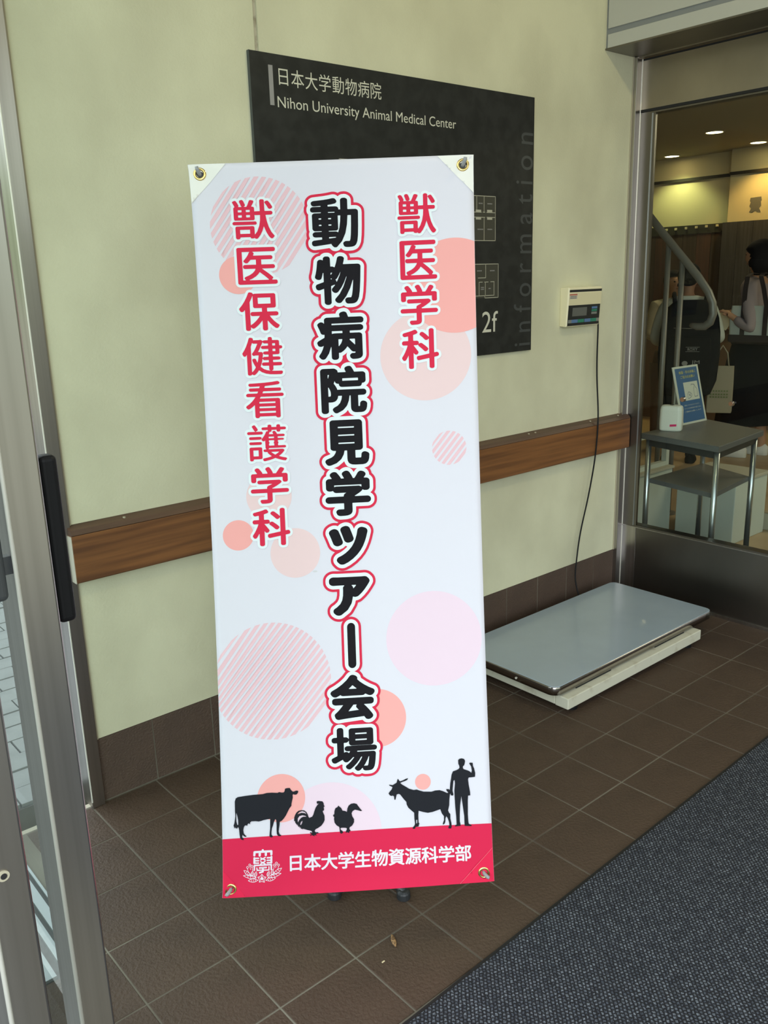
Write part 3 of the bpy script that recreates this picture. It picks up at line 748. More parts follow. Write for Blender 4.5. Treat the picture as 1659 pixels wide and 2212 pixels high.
def fill(rings, grid=None):
    """triangles of the even-odd area of rings, with extra points every `grid` metres so that it can follow a curved cloth"""
    verts, edges = [], []
    for r in rings:
        n0 = len(verts)
        verts += [Vector((float(a), float(b))) for a, b in r]
        edges += [(n0 + k, n0 + (k + 1) % len(r)) for k in range(len(r))]
    allp = np.concatenate(rings)
    if grid:
        xs = np.arange(allp[:, 0].min() + grid * 0.37, allp[:, 0].max(), grid)
        ys = np.arange(allp[:, 1].min() + grid * 0.41, allp[:, 1].max(), grid)
        if len(xs) and len(ys):
            X, Y = np.meshgrid(xs, ys)
            k = inside(rings, X, Y)
            verts += [Vector((float(a), float(b))) for a, b in zip(X[k], Y[k])]
    v, e, f, *_ = delaunay_2d_cdt(verts, edges, [], 0, 1e-6)
    v = np.array([(q.x, q.y) for q in v])
    f = np.array([t for t in f if len(t) == 3])
    c = v[f].mean(1)
    k = inside(rings, c[:, 0], c[:, 1])
    return v, f[k]

def print_mesh(name, parts, place, m, parent=None):
    """parts: list of ring lists; place(x, y) -> world point"""
    V, Fc = [], []
    for rings, grid in parts:
        v, f = fill(rings, grid)
        n0 = len(V)
        V += [tuple(place(float(a), float(b))) for a, b in v]
        Fc += [tuple(int(q) + n0 for q in t) for t in f]
    me = bpy.data.meshes.new(name)
    me.from_pydata(V, [], Fc)
    me.validate()
    for p in me.polygons: p.use_smooth = True
    return link(name, me, m, parent)

def dense(pts, st=0.008):
    out = []
    for p, q in zip(pts, list(pts[1:]) + [pts[0]]):
        n = max(1, int(math.hypot(q[0] - p[0], q[1] - p[1]) / st))
        out += [(p[0] + (q[0] - p[0]) * k / n, p[1] + (q[1] - p[1]) * k / n) for k in range(n)]
    return np.array(out)

_cache = {}
def glyph(ch):
    if ch not in _cache: _cache[ch] = font_rings(ch)
    return _cache[ch]

def fit(rings, cx, cy, wd, ht, flip=True):
    a = np.concatenate(rings)
    lo, hi = a.min(0), a.max(0)
    sc = np.array([wd, ht]) / (hi - lo)
    out = []
    for r in rings:
        q = (r - (lo + hi) / 2) * sc
        if flip: q = q * np.array([1, -1])
        out.append(q + np.array([cx, cy]))
    return out

# ================================================================ THE BANNER
BO = Vector((0.9530, 1.7226, 1.6724))
BA = Vector((0.78519, -0.61918, 0.0098))
BD = Vector((-0.12820, -0.15931, -0.97887))
BN = BD.cross(BA).normalized()
if BN.y > 0: BN = -BN
BW, BH = 0.6, 1.574
def cloth(x, y, off=0.0):
    u, v = x / BW, min(max(y / BH, 0.0), 1.0)
    g = math.sin(PI * v) ** 0.6 if 0 < v < 1 else 0.0
    l, r = 0.014 * g, 0.006 * g
    xx = l + u * (BW - l - r)
    # tension waves and a slight sag towards the stand
    dz = -0.016 * math.sin(PI * v) * math.sin(PI * min(max(u, 0), 1)) ** 0.8
    dz += 0.0022 * math.sin(9.0 * u + 5.0 * v) * math.sin(PI * v) * (0.4 + v)
    for cx_, cy_, sx_ in ((0, 0, 1), (1, 0, -1), (0, 1, 1), (1, 1, -1)):
        du, dv = (u - cx_) * sx_ * BW, abs(v - cy_) * BH
        rr = math.hypot(du, dv)
        if rr < 0.22:
            an = math.atan2(dv, max(du, 1e-4))
            dz += 0.0022 * math.sin(an * 5.0 + 1.0) * math.exp(-rr / 0.07) * min(1, rr / 0.02)
    # lower hem curls forward a little
    dz += 0.006 * max(0, (v - 0.97) / 0.03) ** 2 * math.sin(PI * min(max(u, 0), 1))
    return BO + BA * xx + BD * y + BN * (dz + off)

banner = empty('banner', (BO + BA * 0.3 + BD * BH), 'white vertical banner with black and red Japanese lettering, hung in front of the wall sign', 'banner')
# the cloth itself
def cloth_sheet(name, x0, x1, y0, y1, off, m, parent, step=0.0125, thick=0.0005):
    nx, ny = max(2, int((x1 - x0) / step)), max(2, int((y1 - y0) / step))
    V, Fc = [], []
    for j in range(ny + 1):
        for i in range(nx + 1):
            V.append(tuple(cloth(x0 + (x1 - x0) * i / nx, y0 + (y1 - y0) * j / ny, off)))
    for j in range(ny):
        for i in range(nx):
            a = j * (nx + 1) + i
            Fc.append((a, a + nx + 1, a + nx + 2, a + 1))
    me = bpy.data.meshes.new(name)
    me.from_pydata(V, [], Fc)
    for p in me.polygons: p.use_smooth = True
    o = link(name, me, m, parent)
    s = o.modifiers.new('thickness', 'SOLIDIFY')
    s.thickness = thick
    s.offset = 0
    return o
sheet = cloth_sheet('cloth', 0, BW, 0, BH, 0, M['cloth_white'], banner)
LAY = 0.0003
def on(k): return lambda x, y: cloth(x, y, 0.00045 + LAY * k)
def circle(cx, cy, rx, ry, n=72):
    return np.array([(cx + rx * math.cos(2 * PI * k / n), cy + ry * math.sin(2 * PI * k / n)) for k in range(n)])
def clipx(r):
    q = r.copy()
    q[:, 0] = np.clip(q[:, 0], 0.0004, BW - 0.0004)
    k = np.ones(len(q), bool)
    return q
def clip_bottom(r, yb):
    q = r.copy()
    q[:, 1] = np.minimum(q[:, 1], yb)
    return q
BAND = 1.4425
GS = 0.012
def dot(name, c, k, m): print_mesh(name, [([clipx(clip_bottom(circle(*c), BAND))], GS)], on(k), m, banner)
def striped(name, c, k, pitch, duty, ang):
    cx, cy, rx, ry = c
    n = 120
    ring = np.array([(rx * math.cos(2 * PI * q / n), ry * math.sin(2 * PI * q / n)) for q in range(n)])
    ca, sa = math.cos(ang), math.sin(ang)
    d = np.array([ca, sa]); nrm = np.array([-sa, ca])
    parts = []
    R = max(rx, ry)
    t = -R
    while t < R:
        t1 = t + pitch * duty
        L = []
        for tt in np.linspace(t, t1, 4):
            # chord of the ellipse along direction d at offset tt
            A_ = (d[0] / rx) ** 2 + (d[1] / ry) ** 2
            p = nrm * tt
            B_ = 2 * (p[0] * d[0] / rx ** 2 + p[1] * d[1] / ry ** 2)
            C_ = (p[0] / rx) ** 2 + (p[1] / ry) ** 2 - 1
            disc = B_ * B_ - 4 * A_ * C_
            if disc <= 0: continue
            s1, s2 = (-B_ - math.sqrt(disc)) / (2 * A_), (-B_ + math.sqrt(disc)) / (2 * A_)
            L.append((p + d * s1, p + d * s2))
        if len(L) >= 2:
            ringp = np.array([a for a, b in L] + [b for a, b in L[::-1]]) + np.array([cx, cy])
            ringp[:, 0] = np.clip(ringp[:, 0], 0.0004, BW)
            parts.append(([ringp], GS))
        t += pitch
    print_mesh(name, parts, on(k), M['print_stripe'], banner)
striped('striped_dot', (0.1395, 0.1298, 0.1043, 0.1009), 0, 0.01375, 0.62, math.radians(-54))
dot('dot', (0.0878, 0.2305, 0.0406, 0.0393), 1, M['print_coral'])
dot('dot', (0.4875, 0.4144, 0.0999, 0.0955), 0, M['print_pink'])
dot('dot', (0.5555, 0.2699, 0.1042, 0.0996), 1, M['print_coral'])
striped('striped_dot', (0.5336, 0.6135, 0.0381, 0.0366), 0, 0.0112, 0.60, math.radians(-50))
dot('dot', (0.129, 0.7001, 0.05, 0.0484), 0, M['print_pink'])
dot('dot', (0.0579, 0.7802, 0.0337, 0.0327), 0, M['print_coral'])
dot('dot', (0.1819, 0.8251, 0.0554, 0.0538), 0, M['print_pink'])
striped('striped_dot', (0.1206, 1.102, 0.1308, 0.1282), 0, 0.01245, 0.60, math.radians(-50))
dot('dot', (0.4859, 1.027, 0.1073, 0.1042), 0, M['print_pale'])
dot('dot', (0.352, 1.1964, 0.0653, 0.0643), 0, M['print_coral'])
dot('dot', (0.2407, 1.4458, 0.1132, 0.1137), 0, M['print_pale'])
dot('dot', (0.1319, 1.3605, 0.0534, 0.0535), 1, M['print_coral'])
dot('dot', (0.4498, 1.3432, 0.0176, 0.0176), 1, M['print_coral'])
band = print_mesh('red_band', [([dense([(0.0003, BAND), (BW - 0.0003, BAND), (BW - 0.0003, BH - 0.0003), (0.0003, BH - 0.0003)], 0.006)], 0.007)], on(2), M['print_band'], banner)
print_mesh('smudge', [([circle(0.2244, 0.8672, 0.0055, 0.0022, 12)], None)], on(1), M['smudge'], banner)

AX = 1.3
def outer(rings):
    """drop the holes"""
    return [r for i, r in enumerate(rings) if not any(j != i and inside([q], r[:1, 0], r[:1, 1])[0] for j, q in enumerate(rings))]

def letters(items, er, grow, halo, border):
    """items: (char, cx, cy, w, h[, grow]); rounded heavy letterforms: shrink the outline, then swell it again"""
    out = {'letter': [], 'halo': [], 'border': []}
    for it in items:
        ch, cx, cy, wd, ht = it[:5]
        gr = it[5] if len(it) > 5 else grow
        mg = er + gr + max(halo, border) + 0.004
        st = 0.0009
        xs = np.arange(cx - wd / 2 - mg, cx + wd / 2 + mg, st)
        ys = np.arange(cy - ht / 2 - mg, cy + ht / 2 + mg, st)
        X, Y = np.meshgrid(xs, ys)
        if ch == '|':
            A = np.array([[cx, cy - ht / 2 + wd / 2 - 0.003]]); B = np.array([[cx, cy + ht / 2 - wd / 2 + 0.003]])
            Fd = seg_dist(A, B, X, Y) - wd / 2
        else:
            R = fit(glyph(ch), cx, cy, wd - 2 * gr * AX, ht - 2 * gr)
            Fd = sdf(R, X, Y)
            if er:
                c = contours(Fd, xs, ys, -er)
                sq_ = np.array([1 / AX, 1.0])     # upright strokes swell more than level ones
                Fd = sdf([q * sq_ for q in c], X / AX, Y) - er
            Fd = Fd - gr
        lt = contours(Fd, xs, ys, 0.0)
        out['letter'].append((lt, 0.014))
        if halo or border: Fd = sdf(lt, X, Y)
        if halo: out['halo'].append((outer(contours(Fd, xs, ys, halo, 0.00015)), 0.014))
        if border: out['border'].append((outer(contours(Fd, xs, ys, border, 0.00015)), 0.014))
    return out

MAIN = [('動', 0.3, 0.1299, 0.1009, 0.1028, 0.0025), ('物', 0.3018, 0.2486, 0.099, 0.1012, 0.0028), ('病', 0.3018, 0.3644, 0.1025, 0.1014, 0.0030), ('院', 0.3045, 0.4788, 0.1004, 0.1011, 0.0031), ('見', 0.3057, 0.5922, 0.0992, 0.0978, 0.0038), ('学', 0.3048, 0.7009, 0.1005, 0.0981, 0.0038), ('ツ', 0.3018, 0.8136, 0.0871, 0.0852, 0.0052), ('ア', 0.3006, 0.9246, 0.091, 0.0853, 0.0052), ('|', 0.3004, 1.033, 0.0180, 0.0934), ('会', 0.2988, 1.1473, 0.1018, 0.101, 0.0040), ('場', 0.2977, 1.2619, 0.1021, 0.098, 0.0025)]
LEFT = [('獣', 0.1272, 0.1169, 0.0875, 0.0825, 0.0009), ('医', 0.1295, 0.2126, 0.0836, 0.0765, 0.0012), ('保', 0.1285, 0.307, 0.0858, 0.0812, 0.0014), ('健', 0.1302, 0.4012, 0.0868, 0.0802, 0.0009), ('看', 0.1299, 0.493, 0.0833, 0.0775, 0.0010), ('護', 0.1311, 0.5852, 0.0856, 0.0783, 0.0005), ('学', 0.1318, 0.6758, 0.0828, 0.0787, 0.0014), ('科', 0.1311, 0.7661, 0.083, 0.0807, 0.0015)]
RIGHT = [('獣', 0.4765, 0.1178, 0.0824, 0.0839, 0.0009), ('医', 0.4774, 0.2135, 0.0789, 0.0813, 0.0012), ('学', 0.4762, 0.3068, 0.0806, 0.0843, 0.0014), ('科', 0.4759, 0.3997, 0.0811, 0.0843, 0.0015)]
L = letters(MAIN, 0.0019, 0.002, 0.0078, 0.0134)
print_mesh('lettering_border', L['border'], on(3), M['print_red'], banner)
print_mesh('lettering_halo', L['halo'], on(4), M['print_halo'], banner)
print_mesh('lettering', L['letter'], on(5), M['print_black'], banner)
for items in (LEFT, RIGHT):
    L = letters(items, 0.0015, 0.0017, 0.0056, 0)
    print_mesh('lettering_halo', L['halo'], on(3), M['print_halo'], banner)
    print_mesh('lettering', L['letter'], on(5), M['print_red'], banner)
# white line of writing in the red band
foot = '日本大学生物資源科学部'
x0, x1 = 0.1610, 0.5337
it = []
for k, ch in enumerate(foot):
    g = glyph(ch)
    a = np.concatenate(g)
    wd, ht = (a.max(0) - a.min(0))
    em = 0.0385
    it.append((ch, x0 + (x1 - x0) * k / 10, 1.5062, wd * em / 0.95, ht * em / 0.95, 0.0008))
L = letters(it, 0, 0.0008, 0, 0)
print_mesh('lettering', L['letter'], on(4), M['print_emblem'], banner)

# figures standing on the red band
for nm, R in (('cow_figure', COW), ('rooster_figure', ROOSTER), ('duck_figure', DUCK), ('goat_figure', GOAT), ('man_figure', MAN)):
    print_mesh(nm, [([np.array(r) for r in R], 0.02)], on(5), M['print_figure'], banner)
# crest: strokes swollen to their width
xs = np.arange(0.040, 0.150, 0.00038)
ys = np.arange(1.462, 1.562, 0.00038)
X, Y = np.meshgrid(xs, ys)
Fd = np.full(X.shape, 1e3, np.float32)
for wd, pts in EMBLEM:
    p = np.array(pts)
    lo, hi = p.min(0) - 0.006, p.max(0) + 0.006
    i0, i1 = np.searchsorted(xs, (lo[0], hi[0]))
    j0, j1 = np.searchsorted(ys, (lo[1], hi[1]))
    if i1 - i0 < 2 or j1 - j0 < 2: continue
    sl = (slice(j0, j1), slice(i0, i1))
    Fd[sl] = np.minimum(Fd[sl], seg_dist(p[:-1], p[1:], X[sl], Y[sl]) - max(wd, 0.00042))
print_mesh('crest', [(contours(Fd, xs, ys, 0.0, 0.00006), None)], on(4), M['print_emblem'], banner)

# doubled corners, eyelets
def patch(pts, m, k): print_mesh('corner_patch', [([dense(pts, 0.005)], 0.007)], on(k), m, banner)
e = 0.0006
patch([(e, e), (0.079, e), (e, 0.080)], M['cloth_patch'], 2)
patch([(BW - e, e), (0.523, e), (BW - e, 0.079)], M['cloth_patch'], 2)
patch([(BW - e, BH - e), (0.5230, BH - e), (BW - e, 1.4965)], M['print_band_patch'], 4)
patch([(e, BH - e), (0.052, BH - e), (e, 1.512)], M['print_band_patch'], 4)
def strip(a, b, wd): 
    a, b = np.array(a), np.array(b)
    d = (b - a) / np.linalg.norm(b - a)
    n_ = np.array([-d[1], d[0]]) * wd
    return np.array([a + n_, b + n_, b - n_, a - n_])
print_mesh('seam', [([strip((0.5235, BH - 0.001), (BW - 0.001, 1.4970), 0.0004)], 0.012)], on(6), M['print_seam'], banner)
EY = ((0.0225, 0.0200), (0.5775, 0.0202), (0.0175, 1.5560), (0.5780, 1.5535))
def ring_mesh(bm, c, ax, bx_, nn, r, tr, n=28, k=10):
    V = [[None] * k for _ in range(n)]
    for i in range(n):
        a = 2 * PI * i / n
        rad = ax * math.cos(a) + bx_ * math.sin(a)
        for j in range(k):
            b = 2 * PI * j / k
            V[i][j] = bm.verts.new(c + rad * (r + tr * math.cos(b)) + nn * (tr * 0.6 * math.sin(b)))
    for i in range(n):
        for j in range(k):
            bm.faces.new((V[i][j], V[(i + 1) % n][j], V[(i + 1) % n][(j + 1) % k], V[i][(j + 1) % k]))
holes = []
for x, y in EY:
    c = cloth(x, y, 0.0020)
    bm = bmesh.new()
    ring_mesh(bm, c, BA, BD, BN, 0.0105, 0.0032)
    eo = obj('eyelet', bm, M['brass'], banner, smooth=True)
    bm = bmesh.new()
    tube(bm, [c - BN * 0.0008, c - BN * 0.0002], 0.0085, 24)
    obj('eyelet_hole', bm, M['stand_black'], eo)

# ---------------------------------------------------------------- the stand behind it
stand = empty('banner_stand', (1.14, 1.44, 0), 'dark folding cross stand behind the white banner, its low feet showing under the red band', 'banner stand')
hub = cloth(0.3, 0.80, -0.055)
for i, (x, y) in enumerate(EY):
    c = cloth(x, y, 0)
    sx_ = 1 if x < 0.3 else -1
    up = -1 if y < 0.5 else 1
    back = hub + (c - hub) * 0.5 - BN * 0.006
    tip0 = c - BN * 0.010 + (c - hub).normalized() * -0.004
    arm = tb('arm', [hub, back, tip0], [0.006, 0.0045, 0.0035], M['stand_black'], stand)
    if y < 0.5:
        pts = [tip0, c + BN * 0.006, c + BN * 0.013 + BA * (-0.003 if sx_ > 0 else 0.003) - BD * 0.006, c + BN * 0.015 + BA * (-0.004 if sx_ > 0 else 0.004) - BD * 0.0115]
    else:
        pts = [tip0, c + BN * 0.006, c + BN * 0.014 + BA * (-0.005 if sx_ > 0 else 0.006) + BD * 0.004, c + BN * 0.016 + BA * (-0.009 if sx_ > 0 else 0.010) + BD * 0.006]
    tb('arm_tip', pts, [0.0036, 0.0040, 0.0042, 0.0034], M['pole_tip'], arm)
bm = bmesh.new()
tube(bm, [hub - BN * 0.02, hub + BN * 0.015], 0.022, 20)
obj('hub', bm, M['stand_black'], stand, bevel=0.003)
gp = Vector((1.165, 1.42, 0.03))
tb('pole', [hub, gp + Vector((0, 0, 0.03))], 0.010, M['stand_black'], stand)
for (fx, fy) in ((1.150, 1.325), (1.03, 1.44), (1.33, 1.55)):
    bm = bmesh.new()
    a = gp
    b = Vector((fx, fy, 0.012))
    tube(bm, [a, (a + b) / 2 + Vector((0, 0, 0.004)), b], [0.012, 0.010, 0.0115], 12)
    lg = obj('leg', bm, M['stand_black'], stand, smooth=True)
    bm = bmesh.new()
    tube(bm, [(fx, fy, 0.0), (fx, fy, 0.016), (fx, fy, 0.022)], [0.017, 0.016, 0.010], 16)
    obj('rubber_foot', bm, M['stand_black'], lg, smooth=False, bevel=0.002)

# ================================================================ THE WALL SIGN
sign = empty('wall_sign', (2.03, WY - 0.012, 1.6), 'large black information board with white writing on the plaster wall behind the banner', 'sign')
bx('sign_panel', (1.4305, 2.633, 2.1965, 2.2078, 1.1505, 2.045), [M['board_black']], sign)
bx('sign_backing', (1.4300, 1.4325, 2.1968, 2.2079, 1.1500, 2.0455), M['board_edge'], sign)
FY = 2.1965
def wallp(dy=0.0003): return lambda x, y: (x, FY - dy, y)
def text_fit(s, x0, x1, z0, z1):
    """rings of a text scaled into a box in wall coordinates"""
    a = np.concatenate(font_rings_c(s))
    return fit(font_rings_c(s), (x0 + x1) / 2, (z0 + z1) / 2, x1 - x0, z1 - z0, flip=False)
_tc = {}
def font_rings_c(s):
    if s not in _tc: _tc[s] = font_rings(s)
    return _tc[s]
def rectr(x0, x1, z0, z1): return np.array([(x0, z0), (x1, z0), (x1, z1), (x0, z1)])
print_mesh('sign_bar', [([rectr(1.4905, 1.5050, 1.9120, 2.0150)], None)], wallp(), M['board_bar'], sign)
# the eight characters, set a little condensed
kx0, kx1 = 1.5155, 1.9070
parts = []
for k, ch in enumerate('日本大学動物病院'):
    g = glyph(ch)
    a = np.concatenate(g)
    wd, ht = a.max(0) - a.min(0)
    pitch = (kx1 - kx0 - 0.0) / 8
    sc_ = pitch / 1.0
    ctr = (kx0 + pitch * (k + 0.5), 1.9885)
    off = (a.max(0) + a.min(0)) / 2 - np.array([0.5, 0.37])
    parts.append((fit(g, ctr[0], ctr[1], wd * pitch * 0.98, ht * 0.0500, flip=False), None))
print_mesh('sign_title', parts, wallp(), M['board_text'], sign)
print_mesh('sign_subtitle', [(text_fit('Nihon University Animal Medical Center', 1.516, 2.2305, 1.8990, 1.9375), None)], wallp(), M['board_text'], sign)
print_mesh('sign_floor_mark', [(text_fit('2f', 2.3585, 2.4425, 1.2320, 1.3060), None)], wallp(), M['board_text'], sign)
# the word running up the right edge
R = font_rings_c('i n f o r m a t i o n')
a = np.concatenate(R)
lo, hi = a.min(0), a.max(0)
rr = []
for r in R:
    q = (r - lo) / (hi - lo)
    rr.append(np.stack([2.6285 - 0.098 * q[:, 1], 1.170 + (1.925 - 1.170) * q[:, 0]], 1))
wd_ = sorted(rr, key=lambda q: q[:, 1].min())
used_ = [False] * len(wd_)
for i_, q in enumerate(wd_):   # one part per letter: rings that overlap in height belong together
    if used_[i_]: continue
    grp, top_ = [q], q[:, 1].max()
    used_[i_] = True
    for j_ in range(i_ + 1, len(wd_)):
        if not used_[j_] and wd_[j_][:, 1].min() < top_:
            grp.append(wd_[j_]); used_[j_] = True
            top_ = max(top_, wd_[j_][:, 1].max())
    print_mesh('letter', [(grp, None)], wallp(), M['board_grey_text'], sign)
# floor plans: rooms, wall lines, doors and tiny room names
plan = []
def ln(x0, z0, x1, z1, t=0.0011):
    if abs(x0 - x1) < 1e-6: plan.append(([rectr(x0 - t, x0 + t, min(z0, z1) - t, max(z0, z1) + t)], None))
    else: plan.append(([rectr(min(x0, x1) - t, max(x0, x1) + t, z0 - t, z0 + t)], None))
for q_ in ((2.06, 2.4263, 1.5525, 1.7015), (2.10, 2.4432, 1.3545, 1.4720), (1.728, 1.775, 1.50, 1.785)):
    print_mesh('plan_room', [([rectr(*q_)], None)], wallp(0.0003), M['board_room'], sign)
ln(2.06, 1.7016, 2.4263, 1.7016); ln(2.4263, 1.7016, 2.4263, 1.5523); ln(2.06, 1.5523, 2.4263, 1.5523)
ln(2.3302, 1.7016, 2.3302, 1.6560); ln(2.3674, 1.7016, 2.3674, 1.6482); ln(2.3620, 1.6478, 2.3718, 1.6478)
ln(2.26, 1.6474, 2.3535, 1.6474); ln(2.3815, 1.6472, 2.4263, 1.6472); ln(2.26, 1.6306, 2.3719, 1.6306); ln(2.3815, 1.6312, 2.4263, 1.6312)
ln(2.3675, 1.6306, 2.3675, 1.5525)
ln(2.15, 1.4721, 2.4432, 1.4721); ln(2.4432, 1.4721, 2.4432, 1.3543); ln(2.3721, 1.3543, 2.4432, 1.3543); ln(2.3721, 1.3543, 2.3721, 1.3625)
ln(2.3761, 1.4718, 2.3761, 1.4245); ln(2.3371, 1.4245, 2.3761, 1.4245); ln(2.3416, 1.4100, 2.3595, 1.4100); ln(2.3416, 1.4100, 2.3416, 1.3627)
ln(2.3701, 1.4099, 2.3896, 1.4099); ln(2.4027, 1.4104, 2.4215, 1.4104); ln(2.4208, 1.4104, 2.4208, 1.3625); ln(2.30, 1.3625, 2.4208, 1.3625); ln(2.3743, 1.4099, 2.3743, 1.3625)
ln(1.728, 1.785, 2.0, 1.785); ln(1.728, 1.785, 1.728, 1.50)
for x0, x1, z0, z1 in ((2.3252, 2.3521, 1.6482, 1.6556), (2.3832, 2.4098, 1.6490, 1.6562), (2.3252, 2.3521, 1.6228, 1.6296), (2.3833, 2.4098, 1.6233, 1.6306)):
    plan.append(([rectr(x0, x1, z0, z1)], None))
print_mesh('plan_lines', plan, wallp(0.0006), M['board_line'], sign)
nm = []
for x, z, wdt in ((2.3502, 1.6768, 0.020), (2.3954, 1.6767, 0.021), (2.3958, 1.5907, 0.021), (2.3470, 1.5903, 0.026), (2.4095, 1.4488, 0.021), (2.3435, 1.4492, 0.024), (2.3582, 1.3912, 0.013), (2.3582, 1.3850, 0.013), (2.3976, 1.3870, 0.012)):
    k = 0
    while k * 0.0042 < wdt:
        nm.append(([rectr(x - wdt / 2 + k * 0.0042, x - wdt / 2 + k * 0.0042 + 0.0030, z - 0.0018, z + 0.0018)], None))
        k += 1
tag(print_mesh('plan_names', nm, wallp(0.0006), M['board_bar'], sign), kind='stuff')

# ================================================================ WOODEN BUMP RAIL
rail = empty('handrail_board', (2.0, WY - 0.02, 0.67), 'long brown varnished wooden bump rail along the plaster wall', 'bump rail')
bm = bmesh.new()
prof = [(2.2078, 0.6765), (2.172, 0.6765), (2.170, 0.680), (2.170, 0.806), (2.2078, 0.806)]
loft(bm, [[(x, y, z) for y, z in prof] for x in (0.7735, 3.286)])
obj('rail_face', bm, M['wood_rail'], rail, bevel=0.001)
bm = bmesh.new()
prof = [(2.2078, 0.8062), (2.1705, 0.8062), (2.1690, 0.8085), (2.176, 0.820), (2.2078, 0.8290)]
loft(bm, [[(x, y, z) for y, z in prof] for x in (0.7740, 3.284)])
obj('rail_cap', bm, M['wood_rail_top'], rail)
bx('end_sealant', (0.7715, 0.7737, 2.171, 2.206, 0.677, 0.805), M['sticker'], rail)
for x in (0.93, 1.27, 2.30, 2.62, 2.66, 3.02, 3.22):
    bm = bmesh.new()
    tube(bm, [(x, 2.190, 0.8215), (x, 2.190, 0.8265)], 0.004, 10)
    obj('plug', bm, M['sealant'], rail)

# ================================================================ WEIGHING SCALE
scale = empty('weighing_platform', (2.6, 1.86, 0), 'low animal weighing platform with a pale blue top on the tiled floor beside the wall', 'scale')
bm = bmesh.new()
cx, cy, hw, hh = (2.106 + 3.115) / 2, (1.629 + 2.112) / 2, (3.115 - 2.106) / 2, (2.112 - 1.629) / 2
def rr3(g, z, r): return [(x, y, z) for x, y in rrect(cx, cy, hw - g, hh - g, max(r - g, 0.003), 8)]
loft(bm, [rr3(0.0025, 0.100, 0.032), rr3(0.0025, 0.1015, 0.032), rr3(0.0045, 0.1025, 0.032)])
obj('platform_cover', bm, M['scale_cover'], scale, smooth=False)
bm = bmesh.new()
loft(bm, [rr3(0, 0.071, 0.034), rr3(0, 0.098, 0.034), rr3(0.002, 0.1003, 0.034)])
o = obj('platform_tray', bm, M['polished'], scale)
for p in o.data.polygons: p.use_smooth = abs(p.normal.z) < 0.9
bm = bmesh.new()
box(bm, 2.137, 2.975, 1.600, 1.655, 0.024, 0.064)
b1 = obj('base_frame', bm, M['scale_base'], scale, bevel=0.003)
bm = bmesh.new()
box(bm, 2.137, 2.975, 2.060, 2.105, 0.024, 0.064)
obj('base_frame', bm, M['scale_base'], scale, bevel=0.003)
bx('base_frame', (2.137, 2.185, 1.6552, 2.0598, 0.026, 0.0635), M['scale_base'], scale, bevel=0.003)
bx('base_frame', (2.927, 2.975, 1.6552, 2.0598, 0.026, 0.0635), M['scale_base'], scale, bevel=0.003)
bx('slot', (2.22, 2.42, 1.6305, 1.634, 0.0642, 0.0708), M['black_gap'], scale)
bx('slot', (2.70, 2.90, 1.6305, 1.634, 0.0642, 0.0708), M['black_gap'], scale)
bx('load_cell_block', (2.25, 2.85, 1.70, 2.03, 0.040, 0.0708), M['black_rubber'], scale)
for x in (2.20, 2.925):
    for y in (1.635, 2.075):
        bm = bmesh.new()
        tube(bm, [(x, y, 0), (x, y, 0.010), (x, y, 0.024)], [0.022, 0.022, 0.012], 18)
        obj('rubber_foot', bm, M['black_rubber'], scale)
bm = bmesh.new(); tube(bm, [(2.1055, 1.80, 0.083), (2.1035, 1.80, 0.083)], 0.004, 10)
obj('rivet', bm, M['highlight_and_rivet'], scale)
bx('clear_corner_guard', (3.060, 3.1165, 1.6272, 1.6286, 0.072, 0.099), M['glass'], scale)
# wall readout of the scale
ro = empty('scale_readout', (2.93, 2.19, 1.3), 'small cream readout box with a dark display on the wall beside the glass partition', 'display')
x0, x1, z0, z1 = 2.816, 3.032, 1.226, 1.3785
yt, yb = 2.161, 2.171
bm = bmesh.new()
def fr(u, v, o=0.0):   # point on the sloping face, u right, v down
    y = yt + (yb - yt) * v
    return Vector((x0 + (x1 - x0) * u, y - o, z1 + (z0 - z1) * v))
loft(bm, [[(x0 + 0.004, 2.2078, z0 + 0.002), (x1 - 0.004, 2.2078, z0 + 0.002), (x1 - 0.004, 2.2078, z1 - 0.002), (x0 + 0.004, 2.2078, z1 - 0.002)],
          [(x0, yb + 0.004, z0), (x1, yb + 0.004, z0), (x1, yt + 0.004, z1), (x0, yt + 0.004, z1)],
          [(x0 + 0.004, yb, z0 + 0.004), (x1 - 0.004, yb, z0 + 0.004), (x1 - 0.004, yt, z1 - 0.004), (x0 + 0.004, yt, z1 - 0.004)]])
obj('casing', bm, M['ivory_light'], ro, bevel=0.002)
def plate(name, u0, u1, v0, v1, m, par, o0=0.0002, o1=0.0010):
    bm = bmesh.new()
    loft(bm, [[fr(u0, v1, o0), fr(u1, v1, o0), fr(u1, v0, o0), fr(u0, v0, o0)], [fr(u0, v1, o1), fr(u1, v1, o1), fr(u1, v0, o1), fr(u0, v0, o1)]])
    return obj(name, bm, m, par)
plate('front_label', 0.02, 0.98, 0.15, 0.44, M['ivory'], ro)
plate('name_strip', 0.02, 0.985, 0.065, 0.125, M['panel_black'], ro)
pb = plate('display_panel', 0.02, 0.97, 0.455, 0.975, M['panel_black'], ro)
plate('screen', 0.14, 0.57, 0.52, 0.735, M['lcd'], pb, 0.0011, 0.0014)
for v, m in ((0.515, 'key_blue'), (0.585, 'key_green'), (0.655, 'key_grey')):
    plate('key', 0.715, 0.88, v, v + 0.055, M[m], pb, 0.0011, 0.0020)
for u, m in ((0.03, 'key_grey'), (0.13, 'key_blue'), (0.32, 'key_green'), (0.52, 'key_blue'), (0.70, 'key_green'), (0.88, 'key_grey')):
    plate('key', u, min(u + (0.10 if m == 'key_grey' else 0.185), 0.965), 0.82, 0.905, M[m], pb, 0.0011, 0.0016)
st = plate('caution_sticker', 0.02, 0.25, 0.165, 0.295, M['sticker'], ro, 0.0011, 0.0013)
